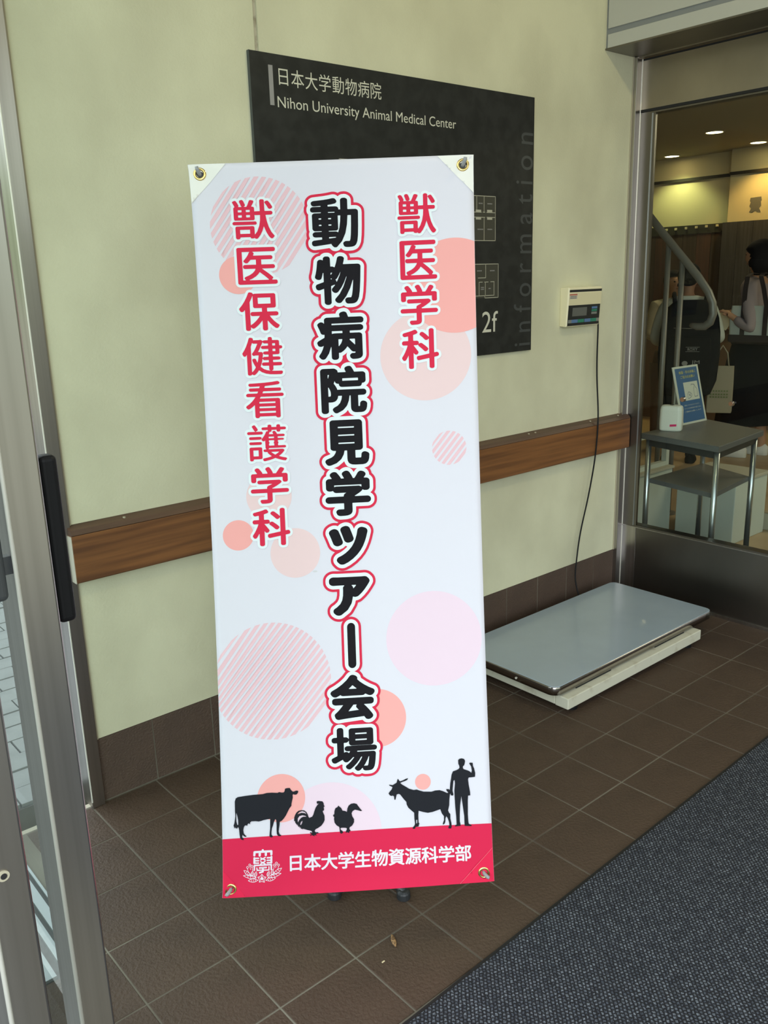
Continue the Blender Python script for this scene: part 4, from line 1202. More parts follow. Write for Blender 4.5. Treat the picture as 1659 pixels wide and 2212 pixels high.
plate('sticker_header', 0.025, 0.245, 0.17, 0.205, M['sticker_red'], st, 0.0014, 0.0016)
for v in (0.225, 0.262):
    for k in range(5):
        plate('sticker_mark', 0.05 + k * 0.036, 0.075 + k * 0.036, v, v + 0.02, M['table_edge'], st, 0.0014, 0.0016)
cb = empty('readout_cable', (3.0, 2.195, 0.3), 'thin black cable hanging from the cream readout down to the weighing platform', 'cable')
pts = [(3.0345, 2.183, 1.275), (3.046, 2.186, 1.22), (3.052, 2.190, 1.10), (3.050, 2.185, 1.0), (3.040, 2.166, 0.858), (3.030, 2.160, 0.75), (3.018, 2.162, 0.64), (2.998, 2.172, 0.50), (2.966, 2.182, 0.35), (2.942, 2.180, 0.235), (2.925, 2.172, 0.15), (2.92, 2.15, 0.085), (2.915, 2.125, 0.05), (2.90, 2.108, 0.045)]
cvp = []
for i in range(len(pts) - 1):   # Catmull-Rom
    p0, p1, p2, p3 = [Vector(pts[min(max(q, 0), len(pts) - 1)]) for q in (i - 1, i, i + 1, i + 2)]
    for k in range(5):
        t = k / 5
        cvp.append(0.5 * ((2 * p1) + (p2 - p0) * t + (2 * p0 - 5 * p1 + 4 * p2 - p3) * t * t + (3 * p1 - p0 - 3 * p2 + p3) * t ** 3))
cvp.append(Vector(pts[-1]))
tb('cable', cvp, 0.0032, M['black_rubber'], cb, n=8)

# ================================================================ ENTRANCE MAT
mt = empty('entrance_mat', (1.8, 0.2, 0), 'dark grey-blue woven entrance mat with a black edge on the tiled floor', 'mat')
def mat_slab(name, g, z0, z1, m):
    bm = bmesh.new()
    c = [(0.62 + g, -1.6 + g), (3.10 - g, -1.6 + g), (3.10 - g, 1.102 - g), (0.62 + g, 1.048 - g)]
    loft(bm, [[(x, y, z0) for x, y in c], [(x, y, z1) for x, y in c]])
    return obj(name, bm, m, mt)
mat_slab('rubber_edge', 0, 0.0003, 0.0045, M['mat_edge'])
mat_slab('woven_top', 0.009, 0.0046, 0.0075, M['mat_weave'])

# litter
bm = bmesh.new()
n = 12
c0, c1 = Vector((1.046, 1.250, 0.004)), Vector((1.028, 1.216, 0.004))
rings = []
for k in range(9):
    t = k / 8
    r = 0.0055 * math.sin(PI * min(max(t, 0.06), 0.94)) ** 0.7
    c = c0.lerp(c1, t)
    d = (c1 - c0).normalized(); s_ = Vector((-d.y, d.x, 0))
    rings.append([c + s_ * (r * math.cos(2 * PI * q / n)) + Vector((0, 0, 0.7 * r * math.sin(2 * PI * q / n))) for q in range(n)])
loft(bm, rings)
o = obj('seed_husk', bm, M['nutshell'], smooth=True)
tag(o, 'small brown dry seed husk lying on the floor tiles below the banner', 'husk')
bm = bmesh.new()
box(bm, 0.978, 0.986, 1.203, 1.206, 0.0, 0.0025)
o = obj('crumb', bm, M['crumb'], bevel=0.001)
tag(o, 'tiny pale crumb on the floor tile below the brown husk', 'crumb')

# ================================================================ THE LOBBY BEHIND THE GLASS
FX = 8.2
lf = tag(bx('floor_lobby', (DX + 0.05, FX, -2.2, 6.3, -0.05, 0.0), M['lobby_floor']), kind='structure')
tag(bx('ceiling_lobby', (DX + 0.05, FX, -2.2, 6.3, 2.5, 2.6), M['lobby_ceiling']), kind='structure')
wf = tag(bx('wall_far', (FX, FX + 0.1, -2.2, 6.3, 0, 2.5), M['lobby_wall']), kind='structure')
tag(bx('wall_left', (DX + 0.05, FX, 6.3, 6.4, 0, 2.5), M['lobby_wall']), kind='structure')
tag(bx('wall_right', (DX + 0.05, FX, -2.3, -2.2, 0, 2.5), M['lobby_wall']), kind='structure')
tag(bx('wall_partition', (DX + 0.05, DX + 0.15, WY + 0.14, 6.3, 0, 2.5), M['lobby_wall']), kind='structure')
tag(bx('wall_return', (3.262, DX + 0.05, WY, WY + 0.5, 0, 3.0), M['lobby_wall']), kind='structure')
t6 = tag(empty('trim_6', (FX, 4.2, 2.29)), kind='structure')
bx('picture_rail', (FX - 0.02, FX - 0.0005, 4.3905, 6.3, 2.275, 2.302), M['picture_rail'], t6)
bx('picture_rail', (FX - 0.118, FX - 0.1003, -2.2, 4.3905, 2.275, 2.302), M['picture_rail'], t6)
# projecting right half of the far wall
tag(bx('wall_projection', (FX - 0.10, FX - 0.001, -2.2, 4.39, 1.857, 2.5), M['lobby_wall']), kind='structure')
# dark boarding below, board by board
pn = tag(empty('wall_boarding', (FX - 0.02, 4.2, 0.9)), kind='structure')
y = 6.25
k = 0
while y > 2.6:
    wdt = 0.152
    right = y <= 4.46
    m = M['plank_grey'] if 3.95 < y <= 4.46 else (M['plank_red'] if k % 3 == 1 else M['plank_brown'])
    xx = FX - (0.125 if right else 0.045)
    bx('wall_board', (xx, FX - 0.0215 if not right else FX - 0.0215, y - wdt, y - 0.004, 0.90, 1.8565), m, pn)
    y -= wdt
    k += 1
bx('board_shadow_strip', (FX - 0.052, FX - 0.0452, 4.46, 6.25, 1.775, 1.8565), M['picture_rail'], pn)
for (yy, zz) in ((5.055, 1.828), (4.952, 1.83), (4.84, 1.832), (4.73, 1.835), (4.623, 1.837), (4.512, 1.838)):
    bx('coat_peg', (FX - 0.068, FX - 0.0522, yy - 0.012, yy + 0.012, zz - 0.012, zz + 0.010), M['lobby_wall'], pn, bevel=0.003)
# reception desk front below the boarding
dk = empty('reception_counter', (7.8, 4.2, 0), 'low reception counter at the back of the lobby, below the dark boarding', 'counter')
bx('counter_body', (7.72, 8.07, 2.7, 6.2, 0, 0.86), M['trouser_brown'], dk)
bx('worktop', (7.68, 8.072, 2.7, 6.2, 0.8602, 0.895), M['plank_brown'], dk, bevel=0.003)
# dark notice stuck on the far wall
nt_ = empty('wall_notice', (FX - 0.1, 4.12, 1.99), 'small grey poster high on the far wall, under the orange light', 'poster')
bm = bmesh.new()
prof = [(4.175, 2.058), (4.180, 2.030), (4.168, 2.018), (4.182, 1.985), (4.160, 1.965), (4.180, 1.935), (4.150, 1.928), (4.125, 1.945), (4.100, 1.930), (4.070, 1.928), (4.090, 1.962), (4.070, 1.985), (4.075, 2.02), (4.068, 2.03), (4.075, 2.062)]
loft(bm, [[(FX - 0.1002, y_, z_) for y_, z_ in prof], [(FX - 0.1035, y_, z_) for y_, z_ in prof]])
obj('poster_sheet', bm, M['rail_grey'], nt_)

# ceiling downlights: a rim, a lamp disc and the light itself
def downlight(x, y, warm, power, label):
    d = empty('downlight', (x, y, 2.5), label, 'ceiling light')
    bm = bmesh.new()
    ring_mesh(bm, Vector((x, y, 2.4975)), Vector((1, 0, 0)), Vector((0, 1, 0)), Vector((0, 0, 1)), 0.072, 0.008)
    obj('rim', bm, M['lamp_ring'], d, smooth=True)
    bm = bmesh.new()
    tube(bm, [(x, y, 2.4995), (x, y, 2.4955)], 0.064, 28)
    o = obj('lamp_glass', bm, M['lamp_disc'], d)
    l = lamp('downlight_beam', 'SPOT', (x, y, 2.49), power, warm, 0.06, aim=(x, y, 0), spot=math.radians(118), blend=0.55)
    l.parent = d
    l.matrix_parent_inverse = parent_world(d).inverted()
downlight(6.95, 3.93, (1.0, 0.80, 0.45), 16, 'round ceiling light nearest the glass, the highest of the three in view')
downlight(7.98, 4.94, (0.95, 1.0, 0.42), 21, 'round ceiling light with a greenish glow on the wall below it')
downlight(7.86, 4.02, (1.0, 0.62, 0.18), 30, 'round ceiling light at the right edge, with an orange glow')
lamp('lobby_fill_lamp', 'AREA', (5.6, 1.0, 2.44), 26, (1.0, 0.88, 0.62), 1.2, aim=(5.6, 1.4, 0), size_y=1.2)

# ledge with a framed opening, left of the table
lg = empty('low_ledge', (3.8, 2.56, 0), 'low cream wall ledge behind the small table, next to the door frame', 'ledge')
bx('ledge_wall', (DX + 0.152, 4.26, 2.53, 2.62, 0, 0.372), M['white_box'], lg)
bx('ledge_cap', (DX + 0.152, 4.27, 2.522, 2.628, 0.3722, 0.386), M['kerb'], lg, bevel=0.002)
fr_ = bx('frame_upright', (3.93, 3.96, 2.56, 2.59, 0.3862, 0.56), M['white_box'], lg)
bx('frame_upright', (4.36 - 0.12, 4.39 - 0.12, 2.56, 2.59, 0.3862, 0.56), M['white_box'], lg)
bx('frame_rail', (3.93, 4.27, 2.56, 2.59, 0.5602, 0.585), M['white_box'], lg)
bx('frame_rail', (3.9602, 4.2398, 2.56, 2.59, 0.3862, 0.41), M['white_box'], lg)
wb = empty('storage_box', (4.4, 2.35, 0), 'low white box on the lobby floor behind the lower shelf of the table', 'box')
bx('box_body', (4.27, 4.62, 2.16, 2.50, 0, 0.335), M['white_box'], wb, bevel=0.004)
bx('box_lid', (4.262, 4.628, 2.152, 2.508, 0.3352, 0.352), M['kerb'], wb, bevel=0.003)
sp = empty('floor_step', (4.9, 1.8, 0), 'pale wooden step on the lobby floor to the right of the white box', 'step')
bx('step_block', (4.66, 5.2, 1.2, 2.30, 0, 0.10), M['kerb'], sp, bevel=0.003)
bx('step_top', (4.65, 5.2, 1.19, 2.31, 0.1002, 0.115), M['lobby_floor'], sp, bevel=0.002)
dm = tag(bx('door_mat', (3.45, 4.16, 0.6, 2.45, 0.0003, 0.012), M['dark_mat'], None, bevel=0.003), 'dark floor mat just inside the glass partition, under the small table', 'mat')

# curved grey handrail on a low wall
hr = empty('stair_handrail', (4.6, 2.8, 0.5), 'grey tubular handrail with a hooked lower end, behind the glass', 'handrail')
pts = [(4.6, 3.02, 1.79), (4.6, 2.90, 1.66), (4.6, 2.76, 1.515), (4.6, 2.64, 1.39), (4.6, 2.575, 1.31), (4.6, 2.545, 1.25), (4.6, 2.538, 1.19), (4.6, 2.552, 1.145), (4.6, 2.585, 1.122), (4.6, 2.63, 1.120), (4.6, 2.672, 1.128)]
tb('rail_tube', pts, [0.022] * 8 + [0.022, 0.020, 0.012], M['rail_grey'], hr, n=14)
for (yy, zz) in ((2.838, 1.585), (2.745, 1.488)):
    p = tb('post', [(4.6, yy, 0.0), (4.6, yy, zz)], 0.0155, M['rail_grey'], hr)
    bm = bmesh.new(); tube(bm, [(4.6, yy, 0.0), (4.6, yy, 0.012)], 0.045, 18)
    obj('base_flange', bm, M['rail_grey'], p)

# small two-tier table just behind the glass
tbk = empty('side_table', (3.72, 2.05, 0), 'small grey two-tier table with round metal legs behind the glass partition', 'table')
TC = [(3.4225, 1.820), (3.9177, 1.869), (4.050, 2.238), (3.5026, 2.2516)]
ctr_ = Vector((sum(c[0] for c in TC) / 4, sum(c[1] for c in TC) / 4, 0))
def inset(c, g):
    v = Vector((c[0], c[1], 0))
    d = (ctr_ - v).normalized()
    return v + d * g
bm = bmesh.new()
loft(bm, [[(inset(c, g).x, inset(c, g).y, z) for c in TC] for g, z in ((0.004, 0.6745), (0, 0.677), (0, 0.6985), (0.003, 0.7005))])
tp = obj('table_top', bm, M['table_edge'], tbk)
bm = bmesh.new()
loft(bm, [[(inset(c, 0.004).x, inset(c, 0.004).y, z) for c in TC] for z in (0.7006, 0.7018)])
obj('top_laminate', bm, M['table_top'], tp)
bm = bmesh.new()
loft(bm, [[(inset(c, 0.028).x, inset(c, 0.028).y, z) for c in TC] for z in (0.642, 0.6744)])
obj('apron', bm, M['table_frame'], tbk)
bm = bmesh.new()
loft(bm, [[(inset(c, 0.05).x, inset(c, 0.05).y, z) for c in TC] for z in (0.462, 0.482)])
sh = obj('shelf', bm, M['table_edge'], tbk)
bm = bmesh.new()
loft(bm, [[(inset(c, 0.053).x, inset(c, 0.053).y, z) for c in TC] for z in (0.4821, 0.4832)])
obj('shelf_laminate', bm, M['table_top'], sh)
for c in TC:
    v = inset(c, 0.038)
    tb('leg', [(v.x, v.y, 0.0125), (v.x, v.y, 0.6743)], 0.0130, M['table_leg'], tbk, n=16)

# soap dispenser on it
ds = empty('soap_dispenser', (3.64, 2.18, 0.7018), 'white rounded dispenser with a magenta stripe standing on the grey table', 'dispenser')
def dr(z, g, sx_=0.030, sy_=0.052):
    a = math.radians(20)
    out = []
    for x_, y_ in rrect(0, 0, sx_ - g, sy_ - g, 0.018, 5):
        out.append((3.645 + x_ * math.cos(a) - y_ * math.sin(a), 2.185 + x_ * math.sin(a) + y_ * math.cos(a), z))
    return out
bm = bmesh.new()
loft(bm, [dr(0.7019, 0.005), dr(0.708, 0.001), dr(0.74, 0), dr(0.80, 0.001), dr(0.816, 0.004), dr(0.822, 0.010)])
db = obj('dispenser_body', bm, M['white_plastic'], ds, smooth=False, bevel=0.002)
bx('nozzle', (3.638, 3.652, 2.178, 2.192, 0.8221, 0.825), M['grey_plastic'], ds)
a = math.radians(20)
def dpt(x_, y_, z): return (3.645 + x_ * math.cos(a) - y_ * math.sin(a), 2.185 + x_ * math.sin(a) + y_ * math.cos(a), z)
bm = bmesh.new()
loft(bm, [[dpt(-0.0308, -0.046 + 0.016, 0.7275), dpt(-0.0308, 0.0, 0.7245), dpt(-0.0308, 0.0, 0.7345), dpt(-0.0308, -0.030, 0.7375)], [dpt(-0.0302, -0.030, 0.7275), dpt(-0.0302, 0.0, 0.7245), dpt(-0.0302, 0.0, 0.7345), dpt(-0.0302, -0.030, 0.7375)]])
obj('stripe', bm, M['magenta'], ds)
# table sign leaning in a stand
sg = empty('hand_hygiene_sign', (3.9, 2.21, 0.7018), 'tilted blue tabletop notice with a white picture of a pump bottle, on the grey table', 'sign')
SO = Vector((3.795, 2.286, 0.9780)); SA = Vector((0.225, -0.002, -0.0015)); SD = Vector((-0.004, -0.074, -0.2745))
SN = SA.cross(SD).normalized()
if SN.y > 0: SN = -SN
def sp_(u, v, o=0.0): return SO + SA * u + SD * v + SN * o
def splate(name, u0, u1, v0, v1, o0, o1, m, par):
    bm = bmesh.new()
    loft(bm, [[sp_(u0, v1, o0), sp_(u1, v1, o0), sp_(u1, v0, o0), sp_(u0, v0, o0)], [sp_(u0, v1, o1), sp_(u1, v1, o1), sp_(u1, v0, o1), sp_(u0, v0, o1)]])
    return obj(name, bm, m, par)
splate('sign_board', 0, 1, 0, 1, -0.004, 0.0, M['sign_white'], sg)
sf = splate('blue_face', 0.065, 0.935, 0.035, 0.965, 0.0002, 0.0006, M['sign_blue'], sg)
splate('picture_field', 0.30, 0.86, 0.285, 0.60, 0.0008, 0.0012, M['sign_white'], sf)
bm = bmesh.new()
loft(bm, [[sp_(0.1, 0.25, -0.0042), sp_(0.9, 0.25, -0.0042), sp_(0.9, 0.24, -0.008), sp_(0.1, 0.24, -0.008)], [Vector((3.83, 2.285, 0.7022)), Vector((3.99, 2.283, 0.7022)), Vector((3.99, 2.289, 0.7022)), Vector((3.83, 2.291, 0.7022))]])
obj('sign_prop', bm, M['sign_white'], sg)
def sprint(name, s, u0, u1, v0, v1, m):
    R_ = fit(font_rings_c(s), (u0 + u1) / 2, (v0 + v1) / 2, u1 - u0, v1 - v0)
    return print_mesh(name, [(R_, None)], lambda x_, y_: sp_(x_, y_, 0.0014), m, sf)
sprint('heading', '検温・手の消毒に', 0.20, 0.86, 0.085, 0.135, M['sign_yellow'])
sprint('heading', 'ご協力のお願い', 0.24, 0.80, 0.165, 0.215, M['sign_yellow'])
sprint('notice_text', '消毒してからお入りください', 0.20, 0.80, 0.665, 0.690, M['sign_white'])
sprint('notice_text', 'すべての来院者の皆さまに', 0.18, 0.86, 0.720, 0.745, M['sign_white'])
sprint('notice_text', 'ご理解をお願いします', 0.18, 0.84, 0.775, 0.800, M['sign_white'])
bt = []
def sl(pts, wd=0.012):
    for p, q in zip(pts, pts[1:]):
        p, q = np.array(p, float), np.array(q, float)
        d = q - p; L_ = np.linalg.norm(d)
        if L_ < 1e-6: continue
        n_ = np.array([-d[1], d[0]]) / L_ * wd / 2
        bt.append(([np.array([p + n_, q + n_, q - n_, p - n_])], None))
sl([(0.67, 0.55), (0.67, 0.42), (0.70, 0.385), (0.72, 0.34), (0.60, 0.33), (0.59, 0.355)]); sl([(0.72, 0.34), (0.75, 0.385), (0.80, 0.42), (0.80, 0.55), (0.67, 0.55)])
sl([(0.40, 0.56), (0.40, 0.50), (0.45, 0.455), (0.52, 0.47), (0.57, 0.50), (0.55, 0.54), (0.48, 0.56), (0.40, 0.57)]); sl([(0.45, 0.50), (0.53, 0.50)]); sl([(0.45, 0.52), (0.53, 0.525)])
print_mesh('pump_bottle_drawing', bt, lambda x_, y_: sp_(x_, y_, 0.0014), M['sign_line'], sf)

# ================================================================ PEOPLE IN THE LOBBY
def skin_body(name, J, E, m, parent, sub=2, root=None):
    """J: name -> (position, radius x, radius y); E: edges"""
    keys = list(J)
    idx = {k: i for i, k in enumerate(keys)}
    me = bpy.data.meshes.new(name)
    me.from_pydata([tuple(J[k][0]) for k in keys], [(idx[a], idx[b]) for a, b in E], [])
    o = link(name, me, m, parent)
    md = o.modifiers.new('skin', 'SKIN')
    md.use_smooth_shade = True
    for i, k in enumerate(keys):
        sv = me.skin_vertices[0].data[i]
        r = J[k][1]
        sv.radius = (r, r) if not isinstance(r, tuple) else r
        sv.use_root = (k == (root or keys[0]))
    s = o.modifiers.new('smooth', 'SUBSURF')
    s.levels = s.render_levels = sub
    return o

def ellipsoid(bm, c, ax, r, nu=20, nv=14, sq=None):
    """ax: three unit vectors; r: radii; sq(theta, phi) scales"""
    V = []
    for j in range(nv + 1):
        ph = PI * j / nv
        row = []
        for i in range(nu):
            th = 2 * PI * i / nu
            d = Vector((math.sin(ph) * math.cos(th), math.sin(ph) * math.sin(th), math.cos(ph)))
            k = sq(d) if sq else 1.0
            row.append(bm.verts.new(c + (ax[0] * d.x * r[0] + ax[1] * d.y * r[1] + ax[2] * d.z * r[2]) * k))
        V.append(row)
    for j in range(nv):
        for i in range(nu):
            try: bm.faces.new((V[j][i], V[j][(i + 1) % nu], V[j + 1][(i + 1) % nu], V[j + 1][i]))
            except ValueError: pass
    bmesh.ops.remove_doubles(bm, verts=bm.verts, dist=0.0004)

def person(name, C, fwd, H, label, pose, mats, parts):
    """a standing figure: one continuous skinned body, plus hair and clothes as children.
    C: ground point, fwd: horizontal facing, H: height"""
    F = Vector((fwd[0], fwd[1], 0)).normalized()
    Rr = Vector((F.y, -F.x, 0))
    U = Vector((0, 0, 1))
    def W(r, f, z): return Vector((C[0], C[1], 0)) + Rr * r + F * f + U * z * H
    p = empty(name, (C[0], C[1], 0), label, 'person')
    J, E = {}, []
    def j(k, r, f, z, rad): J[k] = (W(r, f, z), rad)
    def e(*ks): E.extend(zip(ks, ks[1:]))
    s = H / 1.6
    j('pelvis', 0, 0, 0.525, (0.125 * s, 0.095 * s)); j('waist', 0, 0.0, 0.60, (0.105 * s, 0.080 * s)); j('chest', 0, 0.005, 0.72, (0.125 * s, 0.088 * s)); j('upper', 0, 0, 0.79, (0.090 * s, 0.070 * s))
    j('neck', 0, 0.0, 0.845, 0.046 * s); j('neck_top', 0, 0.012, 0.875, 0.045 * s)
    j('head_low', 0, 0.020, 0.905, (0.058 * s, 0.066 * s)); j('head_mid', 0, 0.020, 0.940, (0.070 * s, 0.082 * s)); j('head_top', 0, 0.012, 0.972, (0.056 * s, 0.066 * s))
    j('nose', 0, 0.098 * s, 0.925, 0.010 * s)
    e('pelvis', 'waist', 'chest', 'upper', 'neck', 'neck_top', 'head_low', 'head_mid', 'head_top')
    e('head_mid', 'nose')
    for sd, nm in ((-1, 'l'), (1, 'r')):
        j(nm + 'ear', sd * 0.078 * s, 0.012, 0.93, 0.011 * s); e('head_mid', nm + 'ear')
        hip = pose.get(nm + 'hip', (0.085 * sd, 0)); kn = pose.get(nm + 'knee', (0.09 * sd, 0.01)); an = pose.get(nm + 'ankle', (0.09 * sd, -0.01)); toe = pose.get(nm + 'toe', (0.10 * sd, 0.15))
        j(nm + 'hip', hip[0] * s, hip[1], 0.47, 0.082 * s); j(nm + 'knee', kn[0] * s, kn[1], 0.275, 0.052 * s); j(nm + 'calf', (kn[0] + an[0]) / 2 * s, (kn[1] + an[1]) / 2 - 0.012, 0.20, 0.050 * s)
        j(nm + 'ankle', an[0] * s, an[1], 0.050, 0.034 * s); j(nm + 'ball', (an[0] * 0.4 + toe[0] * 0.6) * s, an[1] * 0.4 + toe[1] * 0.6, 0.020, 0.030 * s); j(nm + 'toe', toe[0] * s, toe[1], 0.016, 0.022 * s)
        e('pelvis', nm + 'hip', nm + 'knee', nm + 'calf', nm + 'ankle', nm + 'ball', nm + 'toe')
        shd = pose.get(nm + 'shoulder', (0.165 * sd, 0, 0.80)); el = pose[nm + 'elbow']; ha = pose[nm + 'hand']
        j(nm + 'shoulder', shd[0] * s, shd[1], shd[2], 0.050 * s); j(nm + 'elbow', el[0] * s, el[1], el[2], 0.038 * s); 
        wr = [el[i] + (ha[i] - el[i]) * 0.86 for i in range(3)]
        j(nm + 'wrist', wr[0] * s, wr[1], wr[2], 0.025 * s)
        pa = [el[i] + (ha[i] - el[i]) * 1.10 for i in range(3)]
        j(nm + 'palm', pa[0] * s, pa[1], pa[2], (0.032 * s, 0.018 * s))
        e('upper', nm + 'shoulder', nm + 'elbow', nm + 'wrist', nm + 'palm')
        d = (W(ha[0] * s, ha[1], ha[2]) - W(el[0] * s, el[1], el[2])).normalized()
        side = d.cross(U).normalized()
        dnv = d.cross(side).normalized()
        if dnv.z > 0: dnv = -dnv
        base = J[nm + 'palm'][0]
        for q, (o_, l_) in enumerate(((-0.026, 0.058), (-0.009, 0.068), (0.009, 0.064), (0.026, 0.050))):
            a_ = base + (side * o_ + d * 0.030) * s
            b_ = a_ + (d * l_ * 0.5 + dnv * 0.008) * s
            c_ = b_ + (d * l_ * 0.35 + dnv * 0.026) * s
            for t_, pt_, rd in (('a', a_, 0.0095), ('b', b_, 0.0085), ('c', c_, 0.0075)):
                J['%sf%d%s' % (nm, q, t_)] = (pt_, rd * s)
            e(nm + 'palm', '%sf%da' % (nm, q), '%sf%db' % (nm, q), '%sf%dc' % (nm, q))
        a_ = base + (side * (-0.030) + d * 0.0) * s
        b_ = a_ + (side * (-0.018) + d * 0.028 + dnv * 0.012) * s
        J[nm + 'tha'] = (a_, 0.011 * s); J[nm + 'thb'] = (b_, 0.0095 * s)
        e(nm + 'palm', nm + 'tha', nm + 'thb')
    body = skin_body('body', J, E, mats['skin'], p, 2, 'pelvis')
    # eyes and mouth on the face
    for sd in (-1, 1):
        bm = bmesh.new()
        ellipsoid(bm, W(0.030 * sd * s, 0.020 + 0.064 * s, 0.938), (Rr, F, U), (0.013 * s, 0.007 * s, 0.006 * s), 10, 8)
        obj('eye', bm, M['hair_black'], p, smooth=True)
    bm = bmesh.new()
    ellipsoid(bm, W(0, 0.020 + 0.066 * s, 0.898), (Rr, F, U), (0.020 * s, 0.006 * s, 0.005 * s), 10, 8)
    obj('mouth', bm, M['skin_dark'], p, smooth=True)
    parts(p, W, J, Rr, F, U, s)
    return p

def garment(name, p, J, spec, m):
    """continuous sleeved garment grown over the body: spec = edges as key chains, key -> added radius"""
    chains, add = spec
    JJ, EE = {}, []
    for ch in chains:
        for k in ch:
            r = J[k][1]
            a_ = add.get(k, add['*'])
            JJ[k] = (J[k][0], (r[0] + a_, r[1] + a_) if isinstance(r, tuple) else r + a_)
        EE += list(zip(ch, ch[1:]))
    return skin_body(name, JJ, EE, m, p, 2, chains[0][0])
UPPER = ([('waist', 'chest', 'upper'), ('upper', 'lshoulder', 'lelbow', 'lwrist'), ('upper', 'rshoulder', 'relbow', 'rwrist'), ('upper', 'neck')], {'*': 0.016, 'lwrist': 0.010, 'rwrist': 0.010, 'neck': 0.006, 'upper': 0.016})

def sleeve(p, J, nm, keys, rads, m, name='sleeve'):
    bm = bmesh.new()
    tube(bm, [J[nm + k][0] if nm + k in J else J[k][0] for k in keys], rads, 14)
    return obj(name, bm, m, p, smooth=True)

def lathe_cloth(name, p, W, rows, m, n=28, folds=0.0):
    """rows: (r offset, f offset, z, half width, half depth)"""
    bm = bmesh.new()
    rings = []
    for q, (r0, f0, z, a_, b_) in enumerate(rows):
        ring = []
        for k in range(n):
            t = 2 * PI * k / n
            kf = 1 + folds * q / len(rows) * math.cos(7 * t)
            ring.append(W(r0 + a_ * kf * math.cos(t), f0 + b_ * kf * math.sin(t), z))
        rings.append(ring)
    loft(bm, rings)
    return obj(name, bm, m, p, smooth=True)

def shoes(p, J, W, Rr, F, U, s, m, name='shoe'):
    for nm in ('l', 'r'):
        a_, t_ = J[nm + 'ankle'][0], J[nm + 'toe'][0]
        d = (t_ - a_); d.z = 0; d.normalize()
        sd = Vector((d.y, -d.x, 0))
        g = Vector((a_.x, a_.y, 0)) - d * 0.045 * s
        bm = bmesh.new()
        rings = []
        Lh = 0.255 * s
        for t in (0, 0.08, 0.25, 0.45, 0.65, 0.85, 0.97, 1.0):
            hw_ = s * (0.030 + 0.014 * math.sin(PI * min(1, t * 1.05)) + (0.006 if 0.5 < t < 0.9 else 0)) * (0.55 if t in (0, 1.0) else 1)
            ht_ = s * (0.085 if t < 0.3 else 0.085 - 0.055 * (t - 0.3) / 0.7) * (0.8 if t == 0 else 1) * (0.6 if t == 1.0 else 1)
            c = g + d * (Lh * t)
            rings.append([c + sd * hw_ * math.cos(q) + U * (0.003 + ht_ * max(0, math.sin(q))) if math.sin(q) >= -0.01 else c + sd * hw_ * math.cos(q) + U * 0.0005 for q in [2 * PI * k / 16 for k in range(16)]])
        loft(bm, rings)
        obj(name, bm, m, p, smooth=True)

# ---- the woman with the dark bob
def woman_parts(p, W, J, Rr, F, U, s):
    bm = bmesh.new()
    def hs(d):
        k = 1.0
        if d.y > 0.25 and d.z < 0.35: k = 0.72        # open at the face
        if d.z < -0.5: k *= 0.93
        return k
    ellipsoid(bm, W(0, -0.012, 0.918), (Rr, F, U), (0.118 * s, 0.128 * s, 0.142 * s), 26, 18, hs)
    obj('hair', bm, M['hair_black'], p, smooth=True)
    garment('cardigan', p, J, UPPER, M['cardigan'])
    lathe_cloth('skirt', p, W, [(0, 0, 0.615, 0.128 * s, 0.105 * s), (0, 0, 0.57, 0.150 * s, 0.130 * s), (0, 0, 0.45, 0.185 * s, 0.175 * s), (0, 0, 0.30, 0.215 * s, 0.205 * s), (0, 0, 0.165, 0.235 * s, 0.225 * s)], M['cloth_black'], 42, 0.05)
    lathe_cloth('waistband', p, W, [(0, 0, 0.575, 0.165 * s, 0.142 * s), (0, 0, 0.60, 0.145 * s, 0.125 * s), (0, 0, 0.622, 0.138 * s, 0.115 * s)], M['strap_dark'])
    shoes(p, J, W, Rr, F, U, s, M['shoe_white'])
wf_ = (-0.12, 1.0)
woman = person('person', (6.52, 3.255), wf_, 1.63,
               'woman with a dark bob in a grey cardigan and long black skirt',
               {'lshoulder': (-0.175, 0, 0.80), 'lelbow': (-0.275, -0.085, 0.605), 'lhand': (-0.235, 0.085, 0.670), 'relbow': (0.21, -0.02, 0.615), 'rhand': (0.02, 0.15, 0.672), 'lankle': (-0.08, 0.0), 'rankle': (0.10, -0.10), 'rtoe': (0.11, 0.07), 'ltoe': (-0.09, 0.17)},
               {'skin': M['skin']}, woman_parts)
